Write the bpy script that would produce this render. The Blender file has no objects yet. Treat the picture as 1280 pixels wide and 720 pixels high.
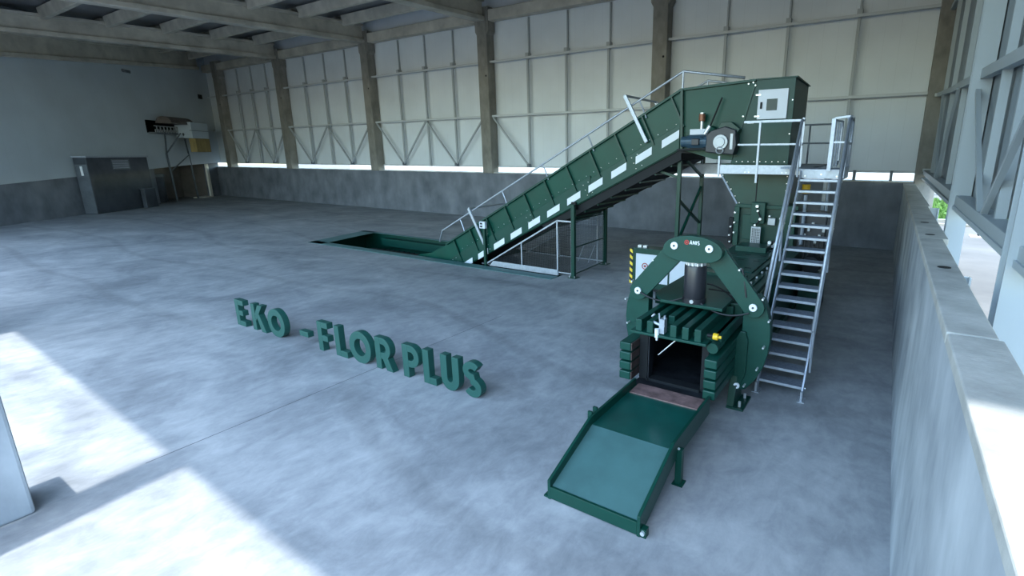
import bpy, math, random
from mathutils import Vector, Matrix
random.seed(7)
R = math.radians
scn = bpy.context.scene
COL = scn.collection

# ------------------------------------------------------------------ materials
def mat(name, color, rough=0.5, metal=0.0, spec=0.5, coat=0.0, noise=None, bump=None, emis=None):
    """noise=(scale, amount, stretch) mottles the base colour; bump=(scale, strength)"""
    m = bpy.data.materials.new(name); m.use_nodes = True
    nt = m.node_tree; b = nt.nodes['Principled BSDF']
    b.inputs['Base Color'].default_value = (*color, 1)
    b.inputs['Roughness'].default_value = rough
    b.inputs['Metallic'].default_value = metal
    b.inputs['Specular IOR Level'].default_value = spec
    b.inputs['Coat Weight'].default_value = coat
    b.inputs['Coat Roughness'].default_value = 0.15
    tc = nt.nodes.new('ShaderNodeTexCoord')
    if noise:
        sc, amt, st = noise
        mp = nt.nodes.new('ShaderNodeMapping'); mp.inputs['Scale'].default_value = st
        n = nt.nodes.new('ShaderNodeTexNoise'); n.inputs['Scale'].default_value = sc
        n.inputs['Detail'].default_value = 6; n.inputs['Roughness'].default_value = .6
        r = nt.nodes.new('ShaderNodeValToRGB')
        r.color_ramp.elements[0].position = .3; r.color_ramp.elements[1].position = .7
        r.color_ramp.elements[0].color = (*[max(0, c*(1-amt)) for c in color], 1)
        r.color_ramp.elements[1].color = (*[min(1, c*(1+amt)) for c in color], 1)
        nt.links.new(tc.outputs['Object'], mp.inputs[0]); nt.links.new(mp.outputs[0], n.inputs['Vector'])
        nt.links.new(n.outputs[0], r.inputs[0]); nt.links.new(r.outputs[0], b.inputs['Base Color'])
    if bump:
        n2 = nt.nodes.new('ShaderNodeTexNoise'); n2.inputs['Scale'].default_value = bump[0]; n2.inputs['Detail'].default_value = 4
        bp = nt.nodes.new('ShaderNodeBump'); bp.inputs['Strength'].default_value = bump[1]; bp.inputs['Distance'].default_value = .02
        nt.links.new(tc.outputs['Object'], n2.inputs['Vector'])
        nt.links.new(n2.outputs[0], bp.inputs['Height']); nt.links.new(bp.outputs[0], b.inputs['Normal'])
    return m

M = {}
M['green']   = mat('green_paint', (.002, .044, .030), .38, 0, .38, .05, noise=(3, .12, (1, 1, 1)))
M['green2']  = mat('green_paint_satin', (.003, .052, .037), .42, 0, .35, .04, noise=(4, .10, (1, 1, 1)))
M['greenpl'] = mat('green_side_plate', (.001, .056, .037), .38, 0, .28, .03, noise=(1.2, .18, (1, 1, 1)))
M['greenlt'] = mat('green_letter_paint', (.010, .072, .058), .5)
M['greentb'] = mat('green_table_sheet', (.006, .070, .055), .3, 0, .6, .3, noise=(2.5, .2, (1, 1, 1)), bump=(3, .08))
M['greensl'] = mat('green_sheet_sheen', (.058, .135, .132), .36, 0, .5, .2, noise=(2.5, .15, (1, 1, 1)))  # paler than the flat sheet's green: reflected sheen put into the colour
M['greenrm'] = mat('green_pit_plate', (.06, .16, .16), .5, noise=(3, .2, (1, 1, 1)))
M['box']     = mat('green_head_box', (.010, .056, .044), .42, 0, .32, .03, noise=(2, .15, (1, 1, 1)))
M['dark']    = mat('black_paint', (.010, .012, .014), .6, 0, .25)
M['cyl']     = mat('black_cylinder_paint', (.02, .02, .025), .38, 0, .5, .2)
M['chamber'] = mat('worn_chamber_steel', (.03, .034, .04), .4, .6, .5, noise=(6, .6, (1, 1, 1)))
M['galv']    = mat('galvanised_steel', (.42, .46, .52), .45, .55, .5, noise=(14, .12, (1, 1, 1)))
M['galvd']   = mat('galvanised_tread', (.24, .28, .34), .55, .4, .5, noise=(30, .25, (1, 1, 1)))
M['sheet']   = mat('bare_metal_sheet', (.40, .43, .46), .4, .4, .5, noise=(3, .1, (1, 1, 1)))
M['white']   = mat('white_enamel', (.62, .66, .72), .4)
M['sticker'] = mat('white_sticker', (.68, .72, .76), .45)
M['bolt']    = mat('zinc_bolt', (.75, .78, .8), .3, .6)
M['rust']    = mat('rust_worn_plate', (.24, .15, .14), .6, .3, .5, noise=(7, .45, (1, 1, 1)))
M['wear']    = mat('brown_wear_strip', (.075, .05, .045), .6, .2, noise=(9, .4, (1, 3, 3)))
M['yellow']  = mat('yellow_paint', (.80, .50, .02), .45)
M['yellowd'] = mat('faded_yellow_board', (.30, .22, .08), .7, noise=(2, .35, (1, 1, .3)))
M['red']     = mat('red_print', (.55, .03, .03), .5)
M['redlogo'] = mat('dark_red_print', (.35, .05, .05), .5)
M['ink']     = mat('dark_print', (.03, .03, .05), .5)
M['print']   = mat('white_print', (.80, .82, .84), .5)
M['motor']   = mat('blue_grey_motor_paint', (.035, .075, .11), .4, .1)
M['gear']    = mat('dark_gearbox_paint', (.022, .026, .034), .42)
M['copper']  = mat('copper_brown_paint', (.22, .09, .05), .4, .4)
M['hose']    = mat('black_rubber_hose', (.012, .012, .014), .5)
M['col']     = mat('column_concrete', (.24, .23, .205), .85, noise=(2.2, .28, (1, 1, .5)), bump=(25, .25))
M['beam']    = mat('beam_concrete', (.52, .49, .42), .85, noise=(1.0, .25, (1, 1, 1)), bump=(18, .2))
M['roof']    = mat('roof_sheet', (.23, .24, .26), .5, .2, noise=(2, .12, (1, 1, 1)))
M['girt']    = mat('white_steel', (.55, .58, .60), .45)
M['girtb']   = mat('pale_grey_steel', (.33, .37, .39), .45)
M['girtc']   = mat('light_grey_steel', (.40, .43, .45), .45)
M['far']     = mat('grey_far_metal', (.14, .16, .18), .5, .4, noise=(1.5, .25, (1, 1, 1)))
M['fard']    = mat('dark_far_metal', (.06, .07, .085), .5, .3, noise=(1.0, .35, (1, 1, 1)))
M['tin']     = mat('brown_tin_cover', (.13, .11, .10), .5, .3, noise=(2, .3, (1, 1, 1)))
M['unit']    = mat('pale_unit_casing', (.42, .48, .53), .5)
M['beige']   = mat('beige_lining', (.20, .18, .165), .7, noise=(1.2, .2, (1, 1, 1)))
M['cream']   = mat('cream_frame_paint', (.8, .76, .68), .6)
M['grass']   = mat('grass_green', (.10, .19, .035), .9, noise=(3, .5, (1, 1, 1)))
M['kerb']    = mat('kerb_stone', (.26, .24, .20), .9, noise=(3, .3, (1, 1, 1)))
M['carw']    = mat('white_car_paint', (.45, .45, .47), .4)
M['glass']   = mat('dark_car_glass', (.03, .035, .04), .1)
M['pave']    = mat('outside_concrete', (.14, .127, .112), .9, noise=(.35, .25, (1, 1, 1)), bump=(6, .3))

def floor_mat():
    m = bpy.data.materials.new('power_floated_concrete'); m.use_nodes = True
    nt = m.node_tree; b = nt.nodes['Principled BSDF']; L = nt.links.new
    tc = nt.nodes.new('ShaderNodeTexCoord')
    def noise(scale, det, st, rough=.6, dist=0):
        mp = nt.nodes.new('ShaderNodeMapping'); mp.inputs['Scale'].default_value = st
        n = nt.nodes.new('ShaderNodeTexNoise'); n.inputs['Scale'].default_value = scale
        n.inputs['Detail'].default_value = det; n.inputs['Roughness'].default_value = rough; n.inputs['Distortion'].default_value = dist
        L(tc.outputs['Object'], mp.inputs[0]); L(mp.outputs[0], n.inputs['Vector']); return n
    n1 = noise(.55, 8, (1, 1.2, 1), .62, .6); n2 = noise(3.2, 6, (1.4, .8, 1), .7, .4); n3 = noise(.18, 2, (1, 1, 1))
    def mth(op, a, bb):
        x = nt.nodes.new('ShaderNodeMath'); x.operation = op
        for i, v in enumerate((a, bb)):
            if isinstance(v, (int, float)): x.inputs[i].default_value = v
            else: L(v, x.inputs[i])
        return x.outputs[0]
    s = mth('ADD', mth('MULTIPLY', n1.outputs[0], .55), mth('MULTIPLY', n2.outputs[0], .36))
    s = mth('ADD', s, mth('MULTIPLY', n3.outputs[0], .22))
    r = nt.nodes.new('ShaderNodeValToRGB'); e = r.color_ramp.elements
    e[0].position = .40; e[0].color = (.165, .178, .192, 1)
    e[1].position = .74; e[1].color = (.47, .48, .485, 1)
    mid = e.new(.56); mid.color = (.30, .313, .326, 1)
    L(s, r.inputs[0])
    # tyre scuffs: thin dark curved strokes
    w = nt.nodes.new('ShaderNodeTexWave'); w.wave_type = 'RINGS'; w.inputs['Scale'].default_value = .11
    w.inputs['Distortion'].default_value = 9; w.inputs['Detail'].default_value = 1.5; w.inputs['Detail Scale'].default_value = .6
    L(tc.outputs['Object'], w.inputs['Vector'])
    scuff = nt.nodes.new('ShaderNodeMapRange'); scuff.inputs[1].default_value = .0; scuff.inputs[2].default_value = .035
    scuff.inputs[3].default_value = .86; scuff.inputs[4].default_value = 1
    L(w.outputs['Fac'], scuff.inputs[0])
    mx = nt.nodes.new('ShaderNodeMix'); mx.data_type = 'RGBA'; mx.blend_type = 'MULTIPLY'; mx.inputs[0].default_value = 1
    L(r.outputs[0], mx.inputs[6])
    cb = nt.nodes.new('ShaderNodeCombineColor'); [L(scuff.outputs[0], cb.inputs[i]) for i in range(3)]
    L(cb.outputs[0], mx.inputs[7]); L(mx.outputs[2], b.inputs['Base Color'])
    rr = nt.nodes.new('ShaderNodeMapRange'); rr.inputs[3].default_value = .42; rr.inputs[4].default_value = .7
    L(n2.outputs[0], rr.inputs[0]); L(rr.outputs[0], b.inputs['Roughness'])
    b.inputs['Specular IOR Level'].default_value = .35
    bp = nt.nodes.new('ShaderNodeBump'); bp.inputs['Strength'].default_value = .12; bp.inputs['Distance'].default_value = .02
    L(n2.outputs[0], bp.inputs['Height']); L(bp.outputs[0], b.inputs['Normal'])
    return m
M['floor'] = floor_mat()

def streak_mat(name, c0, c1, st, scale=1.0):
    m = bpy.data.materials.new(name); m.use_nodes = True
    nt = m.node_tree; b = nt.nodes['Principled BSDF']; L = nt.links.new
    tc = nt.nodes.new('ShaderNodeTexCoord')
    mp = nt.nodes.new('ShaderNodeMapping'); mp.inputs['Scale'].default_value = st
    n = nt.nodes.new('ShaderNodeTexNoise'); n.inputs['Scale'].default_value = scale; n.inputs['Detail'].default_value = 7; n.inputs['Roughness'].default_value = .62
    n2 = nt.nodes.new('ShaderNodeTexNoise'); n2.inputs['Scale'].default_value = .9*scale; n2.inputs['Detail'].default_value = 5
    L(tc.outputs['Object'], mp.inputs[0]); L(mp.outputs[0], n.inputs['Vector']); L(tc.outputs['Object'], n2.inputs['Vector'])
    a = nt.nodes.new('ShaderNodeMath'); a.operation = 'ADD'; L(n.outputs[0], a.inputs[0]); L(n2.outputs[0], a.inputs[1])
    h = nt.nodes.new('ShaderNodeMath'); h.operation = 'MULTIPLY'; h.inputs[1].default_value = .5; L(a.outputs[0], h.inputs[0])
    r = nt.nodes.new('ShaderNodeValToRGB'); e = r.color_ramp.elements
    e[0].position = .36; e[0].color = (*c0, 1); e[1].position = .64; e[1].color = (*c1, 1)
    L(h.outputs[0], r.inputs[0]); L(r.outputs[0], b.inputs['Base Color']); b.inputs['Roughness'].default_value = .8
    bp = nt.nodes.new('ShaderNodeBump'); bp.inputs['Strength'].default_value = .3; bp.inputs['Distance'].default_value = .02
    L(n.outputs[0], bp.inputs['Height']); L(bp.outputs[0], b.inputs['Normal'])
    return m
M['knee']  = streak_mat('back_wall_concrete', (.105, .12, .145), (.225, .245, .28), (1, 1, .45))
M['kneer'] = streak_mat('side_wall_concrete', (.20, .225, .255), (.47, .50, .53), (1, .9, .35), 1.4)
M['cap']   = mat('wall_cap_concrete', (.40, .395, .37), .85, noise=(3, .22, (1, 1, 1)), bump=(20, .25))

def panel_mat(name, col, axis, pitch, dirt=.06, phase=0.0):
    """sandwich panel: fine ribs pressed along the height, drawn by bump plus a slight line"""
    m = bpy.data.materials.new(name); m.use_nodes = True
    nt = m.node_tree; b = nt.nodes['Principled BSDF']; L = nt.links.new
    tc = nt.nodes.new('ShaderNodeTexCoord'); sp = nt.nodes.new('ShaderNodeSeparateXYZ'); L(tc.outputs['Object'], sp.inputs[0])
    def mth(op, a, bb=None):
        x = nt.nodes.new('ShaderNodeMath'); x.operation = op
        for i, v in enumerate((a, bb)):
            if v is None: continue
            if isinstance(v, (int, float)): x.inputs[i].default_value = v
            else: L(v, x.inputs[i])
        return x.outputs[0]
    f = mth('FRACT', mth('DIVIDE', mth('ADD', sp.outputs[axis], 100+phase), pitch))
    d = mth('ABSOLUTE', mth('SUBTRACT', f, .5))
    line = mth('LESS_THAN', d, .012/pitch*.5)
    n = nt.nodes.new('ShaderNodeTexNoise'); n.inputs['Scale'].default_value = .5; n.inputs['Detail'].default_value = 3
    L(tc.outputs['Object'], n.inputs['Vector'])
    r = nt.nodes.new('ShaderNodeMapRange'); r.inputs[1].default_value = .3; r.inputs[2].default_value = .7
    r.inputs[3].default_value = 1-dirt; r.inputs[4].default_value = 1+dirt; L(n.outputs[0], r.inputs[0])
    k = mth('MULTIPLY', r.outputs[0], mth('SUBTRACT', 1, mth('MULTIPLY', line, .08)))
    mx = nt.nodes.new('ShaderNodeVectorMath'); mx.operation = 'SCALE'; mx.inputs[0].default_value = col
    L(k, mx.inputs['Scale']); L(mx.outputs[0], b.inputs['Base Color'])
    b.inputs['Roughness'].default_value = .5
    bp = nt.nodes.new('ShaderNodeBump'); bp.inputs['Strength'].default_value = .4; bp.inputs['Distance'].default_value = .01
    L(d, bp.inputs['Height']); L(bp.outputs[0], b.inputs['Normal'])
    return m
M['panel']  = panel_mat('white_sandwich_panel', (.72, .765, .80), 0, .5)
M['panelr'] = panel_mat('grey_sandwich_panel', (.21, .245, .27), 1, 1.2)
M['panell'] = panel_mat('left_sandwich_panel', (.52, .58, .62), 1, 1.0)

def stripe_mat():
    m = bpy.data.materials.new('hazard_stripes'); m.use_nodes = True
    nt = m.node_tree; b = nt.nodes['Principled BSDF']; L = nt.links.new
    tc = nt.nodes.new('ShaderNodeTexCoord'); sp = nt.nodes.new('ShaderNodeSeparateXYZ'); L(tc.outputs['Object'], sp.inputs[0])
    def mth(op, a, bb):
        x = nt.nodes.new('ShaderNodeMath'); x.operation = op
        for i, v in enumerate((a, bb)):
            if isinstance(v, (int, float)): x.inputs[i].default_value = v
            else: L(v, x.inputs[i])
        return x.outputs[0]
    g = mth('LESS_THAN', mth('FRACT', mth('DIVIDE', mth('ADD', mth('ADD', sp.outputs[2], mth('MULTIPLY', sp.outputs[0], .7)), 50), .17), 0), .5)
    mx = nt.nodes.new('ShaderNodeMix'); mx.data_type = 'RGBA'; L(g, mx.inputs[0])
    mx.inputs[6].default_value = (.015, .015, .015, 1); mx.inputs[7].default_value = (.85, .62, .05, 1)
    L(mx.outputs[2], b.inputs['Base Color']); b.inputs['Roughness'].default_value = .5
    return m
M['hazard'] = stripe_mat()

# ------------------------------------------------------------------ mesh builder
class MB:
    def __init__(s): s.v = []; s.f = []
    def add(s, vs, fs):
        o = len(s.v); s.v += [tuple(v) for v in vs]; s.f += [tuple(i+o for i in f) for f in fs]; return s
    def box(s, x0, x1, y0, y1, z0, z1):
        x0, x1 = sorted((x0, x1)); y0, y1 = sorted((y0, y1)); z0, z1 = sorted((z0, z1))
        return s.add([(x0,y0,z0),(x1,y0,z0),(x1,y1,z0),(x0,y1,z0),(x0,y0,z1),(x1,y0,z1),(x1,y1,z1),(x0,y1,z1)],
                     [(0,3,2,1),(4,5,6,7),(0,1,5,4),(1,2,6,5),(2,3,7,6),(3,0,4,7)])
    def bar(s, p0, p1, w, h, up=(0, 0, 1)):
        """rectangular bar from p0 to p1, w across, h along 'up'"""
        p0 = Vector(p0); p1 = Vector(p1); d = (p1-p0).normalized(); up = Vector(up)
        a = d.cross(up)
        if a.length < 1e-4: a = d.cross(Vector((1, 0, 0)))
        a.normalize(); b = a.cross(d).normalized()
        vs = []
        for p in (p0, p1):
            for i, j in ((-1,-1),(1,-1),(1,1),(-1,1)): vs.append(p + a*(i*w/2) + b*(j*h/2))
        return s.add(vs, [(0,1,2,3),(7,6,5,4),(0,4,5,1),(1,5,6,2),(2,6,7,3),(3,7,4,0)])
    def tube(s, pts, r, n=8, cap=True):
        pts = [Vector(p) for p in pts]; rings = []; prev = None
        for i, p in enumerate(pts):
            if i == 0: d = pts[1]-p
            elif i == len(pts)-1: d = p-pts[i-1]
            else: d = (pts[i+1]-p).normalized() + (p-pts[i-1]).normalized()
            d.normalize()
            if prev is None:
                a = d.cross(Vector((0, 0, 1)))
                if a.length < .05: a = d.cross(Vector((0, 1, 0)))
            else: a = prev - d*prev.dot(d)
            a.normalize(); prev = a; b = d.cross(a)
            rr = r[i] if isinstance(r, (list, tuple)) else r
            rings.append([p + a*math.cos(2*math.pi*k/n)*rr + b*math.sin(2*math.pi*k/n)*rr for k in range(n)])
        vs = [v for g in rings for v in g]; fs = []
        for i in range(len(rings)-1):
            for k in range(n):
                k2 = (k+1) % n; fs.append((i*n+k, i*n+k2, (i+1)*n+k2, (i+1)*n+k))
        if cap: fs.append(tuple(range(n))[::-1]); fs.append(tuple((len(rings)-1)*n+k for k in range(n)))
        return s.add(vs, fs)
    def prism(s, poly, f0, f1):
        """poly: 2D outline; f0/f1 map (a,b) to the two faces"""
        n = len(poly); vs = [f0(*p) for p in poly] + [f1(*p) for p in poly]
        fs = [tuple(range(n))[::-1], tuple(range(n, 2*n))] + [(i, (i+1) % n, n+(i+1) % n, n+i) for i in range(n)]
        return s.add(vs, fs)
    def pXZ(s, poly, y0, y1): return s.prism(poly, lambda a, b: (a, y0, b), lambda a, b: (a, y1, b))
    def pYZ(s, poly, x0, x1): return s.prism(poly, lambda a, b: (x0, a, b), lambda a, b: (x1, a, b))
    def pXY(s, poly, z0, z1): return s.prism(poly, lambda a, b: (a, b, z0), lambda a, b: (a, b, z1))
    def stroke(s, path, w, f0, f1, closed=False):
        """ribbon of width w along a 2D path, given thickness by f0/f1"""
        P = [Vector(p) for p in path]; n = len(P); Lf = []; Rt = []
        for i in range(n):
            if closed: a, c = P[i-1], P[(i+1) % n]
            else: a, c = P[max(i-1, 0)], P[min(i+1, n-1)]
            d1 = (P[i]-a); d2 = (c-P[i])
            if d1.length < 1e-9: d1 = d2
            if d2.length < 1e-9: d2 = d1
            d1.normalize(); d2.normalize(); t = (d1+d2)
            if t.length < 1e-6: t = d1
            t.normalize(); nn = Vector((-t.y, t.x)); k = 1/max(.45, nn.dot(Vector((-d1.y, d1.x))))
            Lf.append(P[i]+nn*w/2*k); Rt.append(P[i]-nn*w/2*k)
        m = n if closed else n-1
        vs = [f0(*p) for p in Lf] + [f0(*p) for p in Rt] + [f1(*p) for p in Lf] + [f1(*p) for p in Rt]; fs = []
        for i in range(m):
            j = (i+1) % n
            fs += [(i, j, n+j, n+i), (2*n+i, 3*n+i, 3*n+j, 2*n+j), (i, 2*n+i, 2*n+j, j), (n+i, n+j, 3*n+j, 3*n+i)]
        if not closed: fs += [(0, n, 3*n, 2*n), (n-1, 3*n-1, 4*n-1, 2*n-1)]
        return s.add(vs, fs)

def mesh_obj(name, mb, material, loc=(0, 0, 0), bevel=0, smooth=False):
    me = bpy.data.meshes.new(name); L = Vector(loc)
    me.from_pydata([Vector(v)-L for v in mb.v], [], mb.f); me.materials.append(material)
    import bmesh
    bm = bmesh.new(); bm.from_mesh(me); bmesh.ops.recalc_face_normals(bm, faces=bm.faces[:]); bm.to_mesh(me); bm.free()
    o = bpy.data.objects.new(name, me); o.location = loc; COL.objects.link(o)
    if smooth:
        for p in me.polygons: p.use_smooth = len(p.vertices) == 4
    if bevel:
        b = o.modifiers.new('bevel', 'BEVEL'); b.width = bevel; b.segments = 2; b.limit_method = 'ANGLE'; b.angle_limit = R(40)
    return o
def tag(o, label, cat, group=None):
    o['label'] = label; o['category'] = cat
    if group: o['group'] = group
    return o
def thing(name, label, cat, loc, group=None):
    o = bpy.data.objects.new(name, None); o.empty_display_size = .2; o.location = loc; COL.objects.link(o)
    return tag(o, label, cat, group)
def root_loc(o):
    while o.parent: o = o.parent
    return o.location.copy()
def part(name, mb, material, parent, bevel=0, smooth=False, label=None):
    o = mesh_obj(name, mb, material, root_loc(parent), bevel, smooth)
    o.parent = parent; o.location = (0, 0, 0)
    if label: o['label'] = label
    return o
def solo(name, mb, material, label, cat, group=None, bevel=0, smooth=False):
    xs = [v[0] for v in mb.v]; ys = [v[1] for v in mb.v]; zs = [v[2] for v in mb.v]
    c = ((min(xs)+max(xs))/2, (min(ys)+max(ys))/2, min(zs))
    return tag(mesh_obj(name, mb, material, c, bevel, smooth), label, cat, group)
def pieces(name, cyls, material, parent, r=None, n=6):
    """one small part per cylinder: (p0, p1, radius)"""
    for c in cyls: part(name, MB().tube([c[0], c[1]], c[2], n), material, parent)
def struct(name, mb, material, bevel=0):
    o = mesh_obj(name, mb, material, (0, 0, 0), bevel); o['kind'] = 'structure'; return o

# ------------------------------------------------------------------ setting
ROOF = .05                                                     # the beams fall gently to the open side
# floor slab with the pit cut out
PIT = [(-20.43, -10.23), (-8.35, -10.25), (-8.35, -7.0), (-21.25, -7.0)]
xs0, xs1, ys0, ys1 = -62, .05, -24.5, 3.0
fb = MB()
fb.add([(xs0,ys0,0),(xs1,ys0,0),(xs1,ys1,0),(xs0,ys1,0)] + [(x, y, 0) for x, y in PIT],
       [(0,1,5,4),(1,2,6,5),(2,3,7,6),(3,0,4,7)])
o = struct('floor', fb, M['floor'])
struct('trim_4', MB().box(-7.40, -7.393, -19.9, -13.5, -.004, .0015).box(-19.5, -.02, -3.305, -3.297, -.004, .0015), M['fard'])
# outside ground
ob = MB().add([(-200,-60,-.06),(200,-60,-.06),(200,-24.5,-.06),(-200,-24.5,-.06),(.05,-24.5,-.06),(.05,3,-.06),(200,3,-.06),(-200,3,-.06),(-200,220,-.06),(200,220,-.06),(-62,-24.5,-.06),(-62,3,-.06)],
              [(0,1,2,3),(4,2,6,5),(7,6,9,8),(3,10,11,7)])
struct('floor_outside', ob, M['pave'])

# back wall: low concrete wall, gap, then white panels
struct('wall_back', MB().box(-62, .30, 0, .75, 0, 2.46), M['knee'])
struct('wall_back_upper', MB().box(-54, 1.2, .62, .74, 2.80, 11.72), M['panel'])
# right wall: low concrete wall with a cap
rb = MB().box(0, .20, -25, 0, 0, 2.36)
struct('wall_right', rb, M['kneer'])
cap = MB()
for y0, y1, x1 in ((-25, -18.05, .26), (-18.03, -13.95, .24), (-13.93, -9.2, .30), (-9.18, -1.0, .34), (-.98, -.0, .34)):
    cap.box(-.012, x1, y0, y1, 2.36, 2.44)
struct('trim_1', cap, M['cap'], .01)
rp = MB()
for a, b_ in ((-3.4, -5.3), (-5.4, -8.7), (-8.8, -11.2), (-11.3, -16.0), (-16.1, -24.0)): pass
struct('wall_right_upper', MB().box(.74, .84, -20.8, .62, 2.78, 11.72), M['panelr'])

# left wall stands askew to the others
A0 = Vector((-38.55, -15.55, 0)); DW = Vector((-.628, .778, 0)).normalized(); NI = Vector((.778, .628, 0)).normalized()
def W(s, off, z): p = A0 + DW*s + NI*off; return (p.x, p.y, z)
def wbox(mb, s0, s1, o0, o1, z0, z1):
    return mb.add([W(s0,o0,z0),W(s1,o0,z0),W(s1,o1,z0),W(s0,o1,z0),W(s0,o0,z1),W(s1,o0,z1),W(s1,o1,z1),W(s0,o1,z1)],
                  [(0,3,2,1),(4,5,6,7),(0,1,5,4),(1,2,6,5),(2,3,7,6),(3,0,4,7)])
def topz(s): return 2.02 + (2.85-2.02)*max(0, min(1, s/19.5))
kb = MB()
for s0, s1 in ((-9, 12.0), (18.55, 20.3)):
    kb.add([W(s0,-.3,0),W(s1,-.3,0),W(s1,0,0),W(s0,0,0),W(s0,-.3,topz(s0)),W(s1,-.3,topz(s1)),W(s1,0,topz(s1)),W(s0,0,topz(s0))],
           [(0,3,2,1),(4,5,6,7),(0,1,5,4),(1,2,6,5),(2,3,7,6),(3,0,4,7)])
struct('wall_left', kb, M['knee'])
pb = MB()                                    # panels in one plane, slit left open for the chute
def pseg(s0, s1, z00, z01, z10, z11):
    pb.add([W(s0,-.14,z00),W(s1,-.14,z01),W(s1,.02,z01),W(s0,.02,z00),W(s0,-.14,z10),W(s1,-.14,z11),W(s1,.02,z11),W(s0,.02,z10)],
           [(0,3,2,1),(4,5,6,7),(0,1,5,4),(1,2,6,5),(2,3,7,6),(3,0,4,7)])
pseg(-9, 12.05, 1.64, topz(12.05), 11.9, 11.9)
pseg(12.05, 15.5, topz(12.05), topz(15.5), 5.05, 5.05)
pseg(12.05, 15.5, 5.95, 5.95, 11.9, 11.9)
pseg(15.5, 20.9, topz(15.5), topz(19.6), 11.9, 11.9)
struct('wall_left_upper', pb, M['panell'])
sb = MB(); wbox(sb, 11.9, 15.7, -.9, -.84, 4.8, 6.2); wbox(sb, 11.9, 12.0, -.84, -.14, 4.8, 6.2); wbox(sb, 15.6, 15.7, -.84, -.14, 4.8, 6.2); wbox(sb, 12.0, 15.6, -.84, -.14, 6.1, 6.2); wbox(sb, 12.0, 15.6, -.84, -.14, 4.8, 4.9)
struct('trim_2', sb, M['dark'])
# doorway recess low in the left wall
rc = MB()
wbox(rc, 12.0, 18.55, -2.3, -2.2, 0, 2.9); wbox(rc, 11.9, 12.0, -2.2, -.3, 0, 2.9); wbox(rc, 18.55, 18.65, -2.2, -.3, 0, 2.9)
wbox(rc, 11.9, 18.65, -2.3, -.14, 2.75, 2.85)
struct('wall_passage', rc, M['beige'])
dr = thing('door_1', 'cream painted frame round the dark low opening in the left wall', 'door frame', W(15.3, 0, 0)); dr['kind'] = 'structure'
del dr['label']; del dr['category']
q = MB(); wbox(q, 18.3, 18.62, -.05, .08, 0, 2.75); wbox(q, 17.0, 18.6, -.6, .08, 0, .07)
part('door_frame', q, M['cream'], dr)

# ceiling sheet above the purlins
cz = lambda y: 11.62 + ROOF*y
struct('ceiling_side', MB().add([(.13,-20.6,cz(-20.6)),(1.0,-20.6,cz(-20.6)),(1.0,.9,cz(.9)),(.13,.9,cz(.9)),(.13,-21.0,cz(-21)+.2),(1.0,-21.0,cz(-21)+.2),(1.0,.9,cz(.9)+.2),(.13,.9,cz(.9)+.2)],
       [(0,3,2,1),(4,5,6,7),(0,1,5,4),(1,2,6,5),(2,3,7,6),(3,0,4,7)]), M['roof'])
struct('ceiling', MB().add([(-62,-21.8,cz(-21.8)),(.13,-21.8,cz(-21.8)),(.13,.9,cz(.9)),(-62,.9,cz(.9)),
       (-62,-21.8,cz(-21.8)+.2),(.13,-21.8,cz(-21.8)+.2),(.13,.9,cz(.9)+.2),(-62,.9,cz(.9)+.2)],
       [(0,3,2,1),(4,5,6,7),(0,1,5,4),(1,2,6,5),(2,3,7,6),(3,0,4,7)]), M['roof'])

# columns along the back wall
ordn = ['first', 'second', 'third', 'fourth', 'fifth', 'sixth']
CX = [-49.17, -39.95, -29.85, -20.02, -9.95, .30]
for i, x in enumerate(CX):
    w = .68 if i < 5 else .66
    c = MB().box(x, x+w, 0, .58, 0 if i == 5 else 2.46, 10.9)
    if i < 5:
        c.pXZ([(x-.12, 10.9), (x-.12, 9.75), (x, 9.55), (x+.0, 10.9)], .02, .56)
        c.pXZ([(x+w, 10.9), (x+w, 9.55), (x+w+.12, 9.75), (x+w+.12, 10.9)], .02, .56)
    pos = ['at the far left corner', 'left of the pit', 'directly above the left part of the pit', 'behind the lower conveyor', 'behind the top of the conveyor', 'at the right corner'][i]
    t = thing('concrete_column', 'tall grey concrete column on the back wall, %s from the left, %s' % (ordn[i], pos), 'column', (x+w/2, .29, 0 if i == 5 else 2.46), 'back wall columns')
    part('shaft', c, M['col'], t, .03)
    if i < 5:
        part('bracket', MB().box(x+w, x+w+.12, .18, .34, 8.2, 8.3).box(x+w, x+w+.12, .18, .34, 5.45, 5.55), M['girt'], t)
        part('anchor_hole', MB().tube([(x+w-.14, -.004, 7.55), (x+w-.14, .02, 7.55)], .05, 12), M['dark'], t)
    else:
        part('bracket', MB().box(x+.2, x+w+.3, -.10, -.01, 5.35, 5.45).box(x+.2, x+w+.3, -.10, -.01, 2.86, 2.96), M['girt'], t)
        part('anchor_hole', MB().tube([(x+.5, -.004, 7.9), (x+.5, .02, 7.9)], .05, 12), M['dark'], t)

# edge beam on top of the columns and main beams falling to the open side
edge = MB().box(-51.0, 1.0, .06, .5, 10.22, 10.75)
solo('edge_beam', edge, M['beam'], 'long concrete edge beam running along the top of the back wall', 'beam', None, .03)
def main_beam(P0, P1, w=.62, h=1.05, fw=.62, fh=.22):
    mb = MB(); P0 = Vector(P0); P1 = Vector(P1)
    mb.bar(P0+Vector((0,0,h/2)), P1+Vector((0,0,h/2)), w-.26, h)
    mb.bar(P0+Vector((0,0,fh/2)), P1+Vector((0,0,fh/2)), w, fh)
    mb.bar(P0+Vector((0,0,h-.08)), P1+Vector((0,0,h-.08)), w+.06, .16)
    return mb
bl = ['under the far left end of the roof along the left wall', 'second from the left wall', 'third from the left wall, its far end on the third column', 'fourth from the left wall, nearest the conveyor head', 'fifth from the left', 'over the right wall']
bz = lambda y: 10.22 + ROOF*y
w0 = Vector(W(18.9, .3, 10.30)); w1 = Vector(W(2.2, .3, 8.35)); w1e = Vector(W(-5, .3, 7.55))
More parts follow.
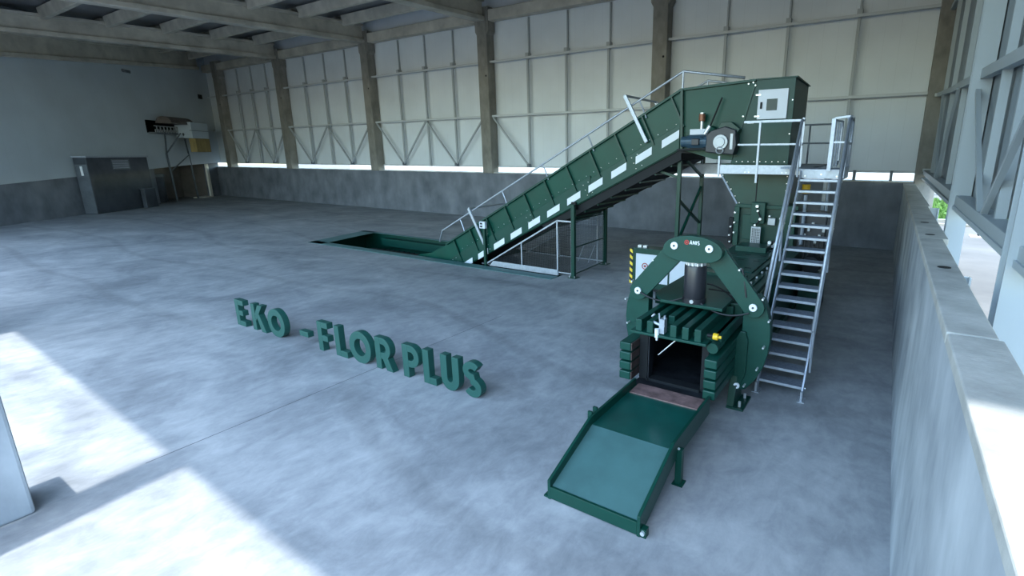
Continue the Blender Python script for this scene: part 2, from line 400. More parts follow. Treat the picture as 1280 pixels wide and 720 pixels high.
solo('roof_beam', main_beam(w0, w1e, .5, 1.25), M['beam'], 'deep concrete roof beam along the top of the left wall, farthest left of the roof beams', 'beam', 'main roof beams', .02)
for i in range(1, 5):
    x = CX[i]+.34
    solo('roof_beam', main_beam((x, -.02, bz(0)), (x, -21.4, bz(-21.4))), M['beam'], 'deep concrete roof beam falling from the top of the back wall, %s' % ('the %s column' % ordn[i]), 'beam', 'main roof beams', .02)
# purlins between the beams
k = 0
bays = [(CX[1]+.6, CX[2]+.08, 'second and third'), (CX[2]+.6, CX[3]+.08, 'third and fourth'), (CX[3]+.6, CX[4]+.08, 'fourth and fifth'), (None, CX[1]+.08, 'first and second')]
for (xa, xb, nm) in bays:
    for j, y in enumerate((-1.3, -3.95, -6.6, -9.25, -11.9, -14.55, -17.2, -19.85)):
        xs = xa
        if xa is None:
            # stop at the skew wall
            s = (y - A0.y)/DW.y; xs = A0.x + DW.x*s + .45/ NI.x
            if xs > xb-1.5: continue
        z = 10.98 + ROOF*y
        mb = MB()
        mb.pYZ([(y-.17, z+.55), (y-.11, z), (y+.11, z), (y+.17, z+.55)], xs, xb)
        row = ['nearest the back wall', 'second row from the back wall', 'third row from the back wall', 'fourth row from the back wall', 'fifth row from the back wall', 'sixth row from the back wall', 'seventh row', 'front row'][j]
        if nm != 'fourth and fifth' or j < 3:
            solo('roof_purlin', mb, M['beam'], 'concrete purlin between the %s beams, %s' % (nm, row), 'purlin', 'roof purlins', .015)

# steel girts, posts and braces in front of the white panels
bayn = ['left of the first column', 'between first and second column', 'between second and third column', 'between third and fourth column', 'between fourth and fifth column', 'between fifth and sixth column']
for bi in range(0, 6):
    xa = CX[bi-1]+.68 if bi > 0 else -51.1
    xb = CX[bi]
    fr = thing('steel_wall_frame', 'thin white steel bracing frame on the back wall, %s' % bayn[bi], 'steel frame', ((xa+xb)/2, .35, 2.8), 'back wall bracing frames')
    for z in (8.25, 5.50):
        part('girt', MB().box(xa-.3 if bi else xa, xb, .2, .32, z-.05, z+.05), M['girt'], fr)
    if bi == 0: continue
    n = 4; xs = [xa + (xb-xa)*t/n for t in range(1, n)]
    for x in xs:
        part('post', MB().box(x-.05, x+.05, .36, .46, 2.8, 8.2), M['girtc'], fr)
        part('post', MB().box(x-.03, x+.03, .50, .60, 8.2, 10.2), M['girtc'], fr)
        part('clip', MB().box(x-.09, x+.09, .33, .6, 8.3, 8.5), M['girtc'], fr)
    if bi < 5:
        pts = [(xa, 5.45), (xs[0], 2.9), (xs[1], 5.45), (xs[2], 2.9), (xb, 5.45)]
        if bi == 4: pts = pts[:2]
        for a, b_ in zip(pts, pts[1:]):
            part('brace', MB().bar((a[0], .27, a[1]), (b_[0], .27, b_[1]), .08, .08, (0, 1, 0)), M['girtc'], fr)
        for x in ((xs[0], xs[2]) if bi < 4 else (xs[0],)):
            part('foot_clip', MB().box(x-.07, x+.07, .2, .4, 2.82, 2.98), M['far'], fr)
    part('sill_rail', MB().box(xa, xb, .5, .62, 2.78, 2.86), M['girt'], fr)
# pale strip along the sill of the back wall
struct('trim_3', MB().box(-51.0, CX[5], .12, .75, 2.462, 2.50), mat('pale_sill', (.62, .60, .55), .7, noise=(1.3, .25, (1, 1, 1))))
# short stubs in the gap near the right corner
for i, x in enumerate((-1.62, -.42)):
    solo('steel_stub', MB().box(x-.05, x+.05, .3, .6, 2.50, 2.86), M['far'], 'short steel stub on the back wall ledge, %s' % ('left of the pair near the right corner' if i == 0 else 'right of the pair, nearest the corner column'), 'stub', 'ledge stubs')

# right wall steel frame
rf = thing('steel_side_frame', 'pale blue-grey steel frame holding the cladding above the right wall', 'steel frame', (.6, -10, 0))
part('sill_beam', MB().bar((.62, .3, 2.84), (.62, -21, 2.66), .20, .16), M['girtb'], rf, .01)
part('sill_beam', MB().box(.5, .74, -21, .3, 2.60, 2.66), M['girtb'], rf)
part('girt', MB().bar((.62, .3, 5.42), (.62, -6, 4.98), .12, .12).bar((.62, -6, 4.98), (.62, -21, 4.1), .12, .14), M['girtb'], rf)
part('girt', MB().bar((.62, .3, 8.1), (.62, -21, 6.3), .12, .12), M['girtb'], rf)
for y in (-11.3, -16.35):
    mb = MB(); mb.box(.46, .72, y-.13, y-.11, -.06, 9).box(.46, .72, y+.11, y+.13, -.06, 9).box(.58, .60, y-.11, y+.11, -.06, 9)
    part('column', mb, M['girtb'], rf)
    part('base_plate', MB().box(.36, .84, y-.24, y+.24, -.06, -.03), M['girtb'], rf)
for y in (-2.4, -5.3, -8.2, -13.2, -14.6, -18.5): part('stud', MB().box(.60, .70, y-.035, y+.035, 2.7, 9), M['girtb'], rf)
for y0, z0, y1, z1 in ((-11.3, 4.5, -13.9, 2.75), (-14.1, 2.75, -16.3, 4.35), (-3.2, 5.1, -5.6, 2.8), (-5.7, 2.8, -8.0, 4.8)):
    part('brace', MB().bar((.56, y0, z0), (.56, y1, z1), .06, .06, (1, 0, 0)), M['girtb'], rf)
# short channel posts outside behind the low wall
for i, (y, zt) in enumerate(((-14.6, 2.12), (-9.1, 2.40))):
    mb = MB().box(.35, .50, y-.02, y, -.06, zt).box(.35, .37, y-.08, y, -.06, zt).box(.48, .50, y-.08, y, -.06, zt)
    solo('channel_post', mb, M['girtb'], 'short pale channel post just outside the right wall, %s' % ('nearer the camera' if i == 0 else 'farther one by the corner'), 'post', 'channel posts')

# rings of old anchors on the wall cap
for i, (y, c) in enumerate(((-12.2, 'farthest'), (-13.6, 'second'), (-15.9, 'nearest'))):
    mb = MB().tube([(.12, y, 2.436), (.12, y, 2.444)], .055, 16)
    solo('anchor_recess', mb, M['dark'], 'round dark anchor recess on top of the right wall, %s of three' % c, 'anchor recess', 'wall cap recesses')

# front side: wide pier columns and high unseen lintel (daylight side)
def front_col(x0, x1, y0, y1, lab, zt=8.9):
    t = tag(mesh_obj('concrete_pillar', MB().box(x0, x1, y0, y1, 0, zt), M['kneer'], ((x0+x1)/2, (y0+y1)/2, 0), .03), lab, 'pillar')
    return t
front_col(-7.9, -7.31, -21.9, -20.81, 'pale concrete wall end at the left edge in the foreground, beside the sunlit floor', 1.35)
front_col(-7.2, -6.71, -22.2, -21.9, 'slim concrete pillar of the open side just beyond the left edge of the foreground', 11.0)
front_col(-17.1, -15.1, -21.9, -21.0, 'wide concrete pillar of the open side beyond the left edge')
front_col(-26.8, -26.2, -21.9, -21.0, 'slim concrete pillar of the open side farthest left')
struct('unseen_front_lintel', MB().pXY([(-40, -20.85), (.12, -22.0), (.12, -21.85), (-40, -20.7)], 9.0, 10.75), M['panelr'])  # unseen lintel, its height and slant shaped for sun patch and daylight

# ------------------------------------------------------------------ pit
pt = thing('loading_pit', 'green steel lined rectangular loading pit sunk in the floor left of the conveyor', 'pit', (-14.5, -8.6, -1.0))
def rim_quad(mb, a, b_, w, inward):
    a = Vector((*a, 0)); b_ = Vector((*b_, 0)); iw = Vector((*inward, 0))
    mb.add([a, b_, b_+iw*w, a+iw*w, a+Vector((0,0,.015)), b_+Vector((0,0,.015)), b_+iw*w+Vector((0,0,.015)), a+iw*w+Vector((0,0,.015))],
           [(0,3,2,1),(4,5,6,7),(0,1,5,4),(1,2,6,5),(2,3,7,6),(3,0,4,7)])
mb = MB(); rim_quad(mb, PIT[0], PIT[1], .38, (0, 1)); part('rim', mb, M['greenrm'], pt)
mb = MB(); rim_quad(mb, PIT[3], (-13.0, -7.0), .2, (0, -1)); part('rim', mb, M['greenrm'], pt)
mb = MB(); rim_quad(mb, PIT[0], PIT[3], .9, (1, 0)); part('rim', mb, M['greenrm'], pt)
mb = MB()
def vwall(a, b_, z0, z1):
    mb.add([(*a, z0), (*b_, z0), (*b_, z1), (*a, z1)], [(0, 1, 2, 3)])
for a, b_ in zip(PIT, PIT[1:]+PIT[:1]): vwall(a, b_, -1.0, 0)
mb.add([(x, y, -1.0) for x, y in PIT], [(0, 1, 2, 3)])
part('liner', mb, M['green'], pt)
part('ledge', MB().box(-19.6, -13, -7.35, -7.05, -.5, -.16), M['green2'], pt)
part('ledge', MB().box(-19.6, -12, -9.85, -9.6, -.55, -.2), M['green2'], pt)
mb = MB()
for i in range(22): mb.box(-19.4+i*.32, -19.3+i*.32, -9.55, -7.4, -.72, -.6)
part('chain_slats', mb, M['dark'], pt)
part('cover_plate', MB().box(-11.6, -8.36, -9.55, -7.1, -.03, .004), M['far'], pt, label='grey cover plate below the conveyor')

# ------------------------------------------------------------------ conveyor
cv = thing('inclined_conveyor', 'long green inclined feed conveyor climbing from the floor pit to the hopper', 'conveyor', (-9.0, -8.7, 0))
YN, YF = -9.6, -7.8
side = [(-13.9, .12), (-13.1, .49), (-4.9, 4.95), (-3.19, 5.04), (-3.62, 3.34), (-4.05, 3.36), (-4.87, 3.59), (-7.91, 2.05), (-11.86, .03), (-13.1, -.55), (-14.6, -.55), (-14.6, -.02)]
part('side_plate', MB().pXZ(side, YN, YN+.05), M['greenpl'], cv)
part('side_plate', MB().pXZ(side, YF-.05, YF), M['greenpl'], cv)
part('belt', MB().pXZ([(-19.5, -.5), (-13.0, -.5), (-4.9, 3.9), (-3.4, 4.0), (-3.4, 3.9), (-4.9, 3.8), (-13.0, -.6), (-19.5, -.6)], YN+.1, YF-.1), M['dark'], cv)
sl = Vector((8.2, 0, 4.46)).normalized(); pr = Vector((.45, 0, -.89)).normalized()
def ontop(x): return (4.95-.49)/(8.2)*(x+13.1)+.49
def onbot(x): return 2.05+(3.59-2.05)/(3.04)*(x+7.91) if x > -7.91 else .03+(2.05-.03)/(3.95)*(x+11.86)
# proud lower band with fixing bolts
for xa, xb in ((-13.2, -11.2), (-11.19, -9.4), (-9.39, -7.4), (-7.39, -4.9)):
    ba = onbot(xa)+.02; bb = onbot(xb)+.02
    part('lower_band', MB().pXZ([(xa, ba), (xb, bb), (xb, bb+.58), (xa, ba+.50)], YN-.04, YN), M['green2'], cv, .006)
for i in range(11):
    c = Vector((-12.13+.7*i, YN-.05, .34-.388+.388*i + .0)); a = Vector((.70, 0, .392)).normalized()*.25; b_ = Vector((0, 0, 1))*.095
    v = [c-a-b_, c+a-b_, c+a+b_, c-a+b_]
    mb = MB().add([p for p in v]+[p+Vector((0, .008, 0)) for p in v], [(0,1,2,3),(7,6,5,4),(0,4,5,1),(1,5,6,2),(2,6,7,3),(3,7,4,0)])
    part('reflector_plate', mb, M['sticker'], cv, label='white rectangular plate')
bl_ = []
for i in range(34):
    x = -12.6+i*.23; z = onbot(x)+.66; bl_.append(((x, YN-.018, z), (x, YN, z), .014))
for xj in (-12.6, -11.2, -9.4, -7.4, -5.95):
    for r_ in range(3):
        for sgn in (-1, 1):
            p = Vector((xj, 0, onbot(xj)+.12)) - pr*(.15*r_) + sl*(.09*sgn)
            bl_.append(((p.x, YN-.06, p.z), (p.x, YN, p.z), .018))
pieces('bolt_head', [(a, b_, r_*.55) for a, b_, r_ in bl_], M['bolt'], cv)
mb = MB(); mb.bar((-13.1, YN-.03, .50), (-4.9, YN-.03, 4.96), .09, .05).bar((-4.9, YN-.03, 4.96), (-3.2, YN-.03, 5.05), .09, .05)
part('top_flange', mb, M['green2'], cv)
mb = MB(); mb.bar((-13.1, YF+.03, .50), (-4.9, YF+.03, 4.96), .09, .05).bar((-4.9, YF+.03, 4.96), (-3.2, YF+.03, 5.05), .09, .05)
part('top_flange', mb, M['green2'], cv)
for i in range(11):
    x = -12.72+.757*i
    p0 = Vector((x, YN-.04, ontop(x))); p1 = p0 + pr*.78
    part('stiffener', MB().bar(p0, p1, .035, .08, (0, 1, 0)), M['green'], cv)
part('stiffener', MB().bar((-4.88, YN-.05, 4.97), (-4.82, YN-.05, 3.6), .06, .10, (0, 1, 0)), M['green'], cv)
part('stiffener', MB().bar((-3.2, YN-.03, 5.0), (-3.62, YN-.03, 3.35), .03, .04, (0, 1, 0)), M['green2'], cv)
# pan below the return belt, with cross ribs
part('under_pan', MB().pXZ([(-9.2, onbot(-9.2)+.1), (-4.87, 3.62), (-4.87, 3.34), (-7.91, 1.80), (-9.0, 1.3)], YN+.05, YF), M['dark'], cv)
for i in range(9):
    x = -8.5+i*.42; z = onbot(x)
    part('cross_rib', MB().bar((x, YN+.1, z-.26), (x, YF, z-.26), .05, .05), M['green'], cv)
# handrails, near and far
for Y, posts in ((YN-.02, (-12.4, -10.55, -9.0, -7.5, -6.0)), (YF+.02, (-12.4, -10.55, -9.0, -7.5, -6.0))):
    mb = MB().tube([(-13.42, Y, .56), (-13.26, Y, .96), (-4.88, Y, 5.37), (-3.45, Y, 5.12)], .03, 8)
    rl = part('handrail', mb, M['galv'], cv, 0, True)
    for x in posts:
        zt = .96+(x+13.26)*(5.37-.96)/8.38
        q = Vector((x, Y, zt)); e = q+pr*.48
        part('rail_post', MB().tube([q, q+pr*.22, e+Vector((0, -.03 if Y < -9 else .03, 0))], .02, 6), M['galv'], rl)
    part('rail_post', MB().tube([(-4.88, Y, 5.37), (-4.88, Y, 4.6)], .025, 6), M['galv'], rl)
# two rope-switch hoops across the belt
for (p0, p1) in (((-11.92, 1.79), (-11.31, .67)), ((-6.37, 4.91), (-5.74, 3.77))):
    mb = MB().bar((p0[0], YN-.09, p0[1]), (p1[0], YN-.09, p1[1]), .09, .05, (0, 1, 0))
    mb.bar((p0[0], YF+.09, p0[1]), (p1[0], YF+.09, p1[1]), .09, .05, (0, 1, 0))
    mb.bar((p0[0], YN-.09, p0[1]), (p0[0], YF+.09, p0[1]), .05, .05)
    part('crossing_hoop', mb, M['galv'], cv, .004)
# gear motor
ax = -4.1
mo = part('drive_motor', MB().tube([(-4.75, -9.86, 3.76), (-4.62, -9.86, 3.76)], .125, 20).tube([(-4.62, -9.86, 3.76), (-4.12, -9.86, 3.75)], .145, 20), M['motor'], cv, .01)
mb = MB()
for i in range(12):
    a = 2*math.pi*i/12; mb.bar((-4.58, -9.86+.15*math.cos(a), 3.76+.15*math.sin(a)), (-4.2, -9.86+.15*math.cos(a), 3.76+.15*math.sin(a)), .015, .02, (0, math.cos(a), math.sin(a)))
part('cooling_fin', mb, M['motor'], mo)
part('terminal_box', MB().box(-4.45, -4.28, -10.06, -9.95, 3.68, 3.82), M['gear'], mo, .01)
part('motor_guard', MB().box(-4.6, -4.12, -9.78, -9.70, 3.84, 4.05), M['white'], cv, .01, label='white sheet plate above the motor')
gb = part('gearbox', MB().pXZ([(-4.14, 3.52), (-3.50, 3.46), (-3.44, 3.66), (-3.48, 4.0), (-3.72, 4.08), (-4.02, 4.0), (-4.14, 3.9)], -9.98, -9.66), M['gear'], cv, .02)
part('output_disc', MB().tube([(-3.79, -10.03, 3.74), (-3.79, -9.98, 3.74)], .165, 24).tube([(-3.79, -10.06, 3.74), (-3.79, -9.98, 3.74)], .105, 20), M['sheet'], gb, .006)
part('torque_ring', MB().tube([(-3.79+.08*math.cos(t*math.pi/8), -10.03, 3.56+.07*math.sin(t*math.pi/8)) for t in range(17)], .014, 6), M['sheet'], gb)
part('name_plate', MB().box(-3.58, -3.52, -10.0, -9.98, 3.58, 3.92), M['sheet'], gb)
part('bearing_housing', MB().pXZ([(-3.92, 4.02), (-3.5, 3.85), (-3.42, 4.02), (-3.62, 4.18), (-3.85, 4.18)], -9.85, -9.62), M['green'], cv, .01)
lb = part('lubricator', MB().tube([(-4.33, -9.74, 4.22), (-4.33, -9.74, 4.38)], .075, 16), M['copper'], cv, .008, label='copper coloured lubricator cup')
part('lubricator_stem', MB().tube([(-4.33, -9.74, 4.0), (-4.33, -9.74, 4.22)], .035, 10).tube([(-4.33, -9.74, 4.38), (-4.33, -9.74, 4.41)], .05, 12), M['bolt'], lb)
part('tension_rod', MB().tube([(-3.9, -9.72, 4.72), (-4.13, -9.8, 4.05)], .018, 8), M['dark'], cv)
part('rod_joint', MB().tube([(-4.10, -9.86, 4.1), (-4.2, -9.9, 3.92)], .05, 10), M['bolt'], cv)
part('motor_hood', MB().tube([(-4.06, -9.86, 3.98), (-4.06, -9.74, 4.02)], .1, 16), M['green2'], cv)
part('motor_bracket', MB().bar((-4.85, -9.75, 3.58), (-4.1, -9.8, 3.6), .3, .04), M['dark'], cv)
# control station on the side
cs = part('switch_box', MB().box(-11.38, -11.14, -9.82, -9.72, 1.20, 1.42), M['white'], cv, .01, label='small white switch box')
part('button', MB().box(-11.33, -11.25, -9.835, -9.82, 1.33, 1.38).box(-11.33, -11.25, -9.835, -9.82, 1.24, 1.29), M['dark'], cs)
part('switch_post', MB().box(-11.30, -11.22, -9.76, -9.68, -.25, 1.2), M['green'], cv)
# support legs
def leg(x, y, zt, w=.1):
    l = part('support_leg', MB().box(x-w/2, x+w/2, y-w/2, y+w/2, .02, zt), M['green'], cv, .008)
    part('foot_plate', MB().box(x-.13, x+.13, y-.13, y+.13, 0, .02), M['green'], l)
    part('anchor_bolt', MB().tube([(x+.09, y-.09, .02), (x+.09, y-.09, .07)], .014, 6).tube([(x-.09, y-.09, .02), (x-.09, y-.09, .07)], .014, 6), M['bolt'], l)
    return l
leg(-4.96, -9.36, 3.6); leg(-4.96, -7.55, 3.6)
leg(-7.9, -9.72, 2.12, .11); leg(-8.02, -7.62, 2.05, .11)
for a, b_ in (((-4.96, -9.36, 1.2), (-4.96, -7.55, 2.6)), ((-4.96, -9.36, 2.35), (-4.96, -7.55, 1.55)), ((-4.96, -9.36, 3.5), (-4.96, -7.55, 2.85)), ((-4.96, -9.36, 2.9), (-6.0, -9.36, 3.2))):
    part('leg_brace', MB().bar(a, b_, .06, .06, (1, 0, 0)), M['green'], cv)
part('cross_beam', MB().bar((-7.9, -9.72, 2.08), (-8.02, -7.62, 2.08), .14, .2), M['dark'], cv)
# top drum cover over the far side
part('deck_edge', MB().box(-5.0, -3.3, YN+.04, YN+.1, 3.5, 3.6), M['dark'], cv)

# ------------------------------------------------------------------ head box and hopper
hb = thing('head_box', 'dark green sheet metal box above the hopper with a white inspection door', 'machine box', (-2.9, -8.7, 3.2))
part('shell', MB().pXZ([(-3.19, 5.05), (-2.38, 5.05), (-2.38, 3.26), (-3.64, 3.26)], YN-.02, YF), M['box'], hb, .006)
part('roof_plate', MB().box(-3.2, -2.34, YN-.05, YF+.03, 5.05, 5.075), M['box'], hb)
part('skirt', MB().box(-3.85, -2.40, YN+.02, YF-.05, 3.05, 3.26), M['green'], hb)
d = part('inspection_door', MB().box(-3.12, -2.50, YN-.06, YN-.02, 4.22, 4.84), M['white'], hb, .008, label='white square inspection door')
part('door_window', MB().box(-2.93, -2.71, YN-.068, YN-.06, 4.40, 4.64), mat('window_green', (.012, .035, .028), .4), d)
part('latch', MB().box(-3.06, -3.02, YN-.085, YN-.06, 4.44, 4.58), M['dark'], d)
part('hinge', MB().box(-3.17, -3.06, YN-.08, YN-.05, 4.72, 4.75).box(-3.17, -3.06, YN-.08, YN-.05, 4.27, 4.30), M['bolt'], d)
bl_ = [((-3.5+i*.13, YN-.035, 3.31), (-3.5+i*.13, YN, 3.31), .011) for i in range(9)]
bl_ += [((-2.41, YN-.035, z), (-2.41, YN, z), .014) for z in (3.9, 4.6)]
bl_ += [((p[0], YN-.06, p[1]), (p[0], YN-.02, p[1]), .018) for p in ((-3.35, 4.98), (-3.25, 5.0), (-3.2, 4.94), (-3.42, 4.3), (-3.5, 3.85))]
pieces('bolt_head', bl_, M['bolt'], hb)
part('warning_strip', MB().box(-3.32, -3.18, YN-.03, YN-.02, 4.14, 4.19), M['print'], hb)

hp = thing('feed_hopper', 'dark green tapered feed hopper below the head box, above the baler body', 'hopper', (-2.85, -9.0, 1.4))
mb = MB()
def frustum(mb, x0, x1, y0, y1, z0, X0, X1, Y0, Y1, z1):
    mb.add([(x0,y0,z0),(x1,y0,z0),(x1,y1,z0),(x0,y1,z0),(X0,Y0,z1),(X1,Y0,z1),(X1,Y1,z1),(X0,Y1,z1)],
           [(0,3,2,1),(4,5,6,7),(0,1,5,4),(1,2,6,5),(2,3,7,6),(3,0,4,7)])
frustum(mb, -3.36, -2.32, -9.72, -8.0, 2.34, -3.80, -2.32, -9.72, -7.9, 3.05)
part('funnel', mb, M['green'], hp, .006)
part('seam', MB().box(-2.99, -2.97, -9.735, -9.72, 2.36, 3.05), M['dark'], hp)
for i in range(5):
    t = i/4; pieces('bolt_head', [((-3.76+.42*t, -9.745, 3.0-.62*t), (-3.76+.42*t, -9.72, 3.0-.62*t), .012), ((-2.35, -9.745, 3.0-.62*t), (-2.35, -9.72, 3.0-.62*t), .012)], M['bolt'], hp)
part('edge_flange', MB().bar((-3.82, -9.72, 3.05), (-3.38, -9.72, 2.34), .04, .05, (0, 1, 0)), M['galvd'], hp)
part('press_box', MB().box(-3.3, -2.1, -9.7, -7.9, 1.38, 2.30), M['green'], hp, .01)
part('collar', MB().box(-3.4, -2.05, -9.80, -7.85, 2.28, 2.36), M['green2'], hp, .006)
part('press_door', MB().box(-3.24, -2.98, -9.74, -9.7, 1.55, 2.12), M['green2'], hp, .01)
part('side_flange', MB().box(-3.42, -3.30, -9.82, -9.7, 1.40, 2.30), M['green2'], hp, .006)
gd = part('valve_housing', MB().box(-3.02, -2.72, -9.92, -9.7, 1.95, 2.42), M['green2'], hp, .01)
part('guard_plate', MB().box(-2.98, -2.77, -9.95, -9.9, 1.42, 1.88), M['sheet'], hp, .004, label='pale perforated guard plate')
mb = MB()
for i in range(5):
    for j in range(11): mb.box(-2.955+i*.036, -2.932+i*.036, -9.956, -9.95, 1.46+j*.036, 1.483+j*.036)
part('guard_hole', mb, M['dark'], hp)
part('junction_box', MB().box(-2.66, -2.50, -9.82, -9.7, 1.92, 2.08), M['sheet'], hp, .006)
mb = MB()
mb.tube([(-2.88, -9.96, 2.30), (-2.84, -9.98, 2.2), (-2.80, -9.96, 2.1), (-2.84, -9.96, 1.98), (-2.9, -9.96, 1.9)], .018, 6)
mb.tube([(-2.6, -9.8, 1.5), (-2.5, -9.9, 1.55), (-2.38, -9.85, 1.62), (-2.36, -9.75, 1.8)], .028, 8)
mb.tube([(-2.7, -9.8, 1.45), (-2.5, -9.95, 1.42), (-2.3, -9.9, 1.5)], .02, 8)
part('hydraulic_hose', mb, M['hose'], hp, 0, True)
mb = MB()
for (x, z, r_) in ((-2.88, 2.34, .035), (-2.86, 2.24, .025), (-2.80, 2.06, .03), (-2.9, 1.92, .025), (-2.55, 1.55, .04), (-2.42, 1.52, .045), (-2.33, 1.60, .035), (-2.48, 1.47, .03), (-2.6, 2.14, .02), (-2.36, 2.1, .035), (-3.36, 2.18, .022), (-3.36, 1.95, .022), (-3.36, 1.72, .022), (-3.44, 1.85, .018), (-3.46, 1.65, .02), (-3.44, 1.5, .018), (-2.3, 2.0, .03)):
    part('hose_fitting', MB().tube([(x, -9.99, z), (x, -9.9, z)], r_, 8), M['bolt'], hp)
mb = MB(); mb.box(-3.52, -3.42, -9.85, -9.75, 1.42, 2.05)
part('valve_stack', mb, M['dark'], hp, .01)

# ------------------------------------------------------------------ baler
bp = thing('baling_press', 'large dark green hydraulic channel baler in front of the stairs, mouth facing the camera', 'baler', (-2.6, -12.5, 0))
body = MB().box(-3.40, -1.92, -12.6, -7.4, .12, 1.38)
part('body', body, M['green'], bp, .015)
part('channel_wall', MB().box(-3.125, -3.10, -15.55, -12.6, .30, 1.15), M['green'], bp)
part('channel_wall', MB().box(-2.135, -2.11, -15.55, -12.6, .30, 1.15), M['green'], bp)
part('channel_floor', MB().box(-3.10, -2.135, -15.85, -12.6, .30, .42), M['chamber'], bp)
part('channel_roof', MB().box(-3.2, -2.05, -15.6, -12.6, 1.15, 1.22), M['green'], bp)
part('ram_face', MB().box(-3.10, -2.13, -12.7, -12.6, .42, 1.15), M['chamber'], bp)
part('chamber_lining', MB().box(-3.10, -3.085, -15.5, -12.7, .42, 1.15).box(-2.145, -2.13, -15.5, -12.7, .42, 1.15), M['chamber'], bp)
part('mouth_frame', MB().box(-3.10, -2.98, -15.62, -15.50, .40, 1.15).box(-2.22, -2.13, -15.62, -15.50, .40, 1.15).box(-2.98, -2.22, -15.66, -15.50, .40, .46), M['dark'], bp)
part('mouth_rail', MB().box(-2.955, -2.94, -15.66, -15.52, .42, 1.13), M['chamber'], bp)
part('pull_wire', MB().tube([(-2.54, -15.63, 1.12), (-2.82, -15.63, .82)], .008, 6), M['bolt'], bp, label='bright thin wire')
# side clamping bars, wear strips on their inner faces
BZ = [(.47, .585), (.61, .725), (.75, .865), (.89, 1.005)]
for z0, z1 in BZ:
    b1 = part('side_bar', MB().box(-3.29, -3.125, -15.87, -14.1, z0, z1), M['green2'], bp, .014)
    part('wear_strip', MB().box(-3.125, -3.110, -15.855, -15.56, z0+.005, z1-.005), M['wear'], b1)
    b2 = part('side_bar', MB().box(-2.11, -1.95, -15.87, -14.1, z0, z1), M['green2'], bp, .014)
part('side_shelf', MB().box(-2.0, -1.86, -14.9, -12.4, .93, .98), M['green2'], bp, .006)
# rib plate and six ribs above the mouth
part('rib_plate', MB().box(-3.17, -2.12, -15.80, -14.6, 1.135, 1.17), M['green2'], bp, .006)
for i in range(6):
    x = -3.10+i*.163; y0 = -15.78 if i != 2 else -15.42
    part('top_rib', MB().box(x, x+.088, y0, -14.62, 1.17, 1.335), M['green2'], bp, .008)
part('rib_crossplate', MB().box(-3.2, -2.1, -14.66, -14.56, 1.12, 1.36), M['green'], bp, .006)
part('rib_crossplate', MB().box(-3.34, -1.98, -14.56, -12.55, 1.2, 1.385), M['green'], bp, .008)
# raised pad below the vertical cylinder
part('cylinder_pad', MB().pXY([(-3.05, -15.05), (-2.15, -15.05), (-2.15, -14.2), (-3.25, -14.2), (-3.25, -14.75)], 1.385, 1.43), M['green2'], bp, .006)
cy = part('press_cylinder', MB().tube([(-2.6, -14.9, 1.43), (-2.6, -14.9, 1.97)], .155, 32), M['cyl'], bp, .008, True)
part('base_ring', MB().tube([(-2.6, -14.9, 1.43), (-2.6, -14.9, 1.50)], .170, 32), M['cyl'], cy)
mb = MB().tube([(-2.6, -14.9, 1.97), (-2.6, -14.9, 2.04)], .11, 24)
for i in range(12):
    a = 2*math.pi*i/12; mb.tube([(-2.6+.125*math.cos(a), -14.9+.125*math.sin(a), 1.97), (-2.6+.125*math.cos(a), -14.9+.125*math.sin(a), 2.01)], .018, 6)
part('cylinder_head', mb, M['bolt'], cy)
part('grease_nipple', MB().tube([(-2.58, -15.08, 1.47), (-2.58, -15.05, 1.47)], .028, 12), M['bolt'], cy)
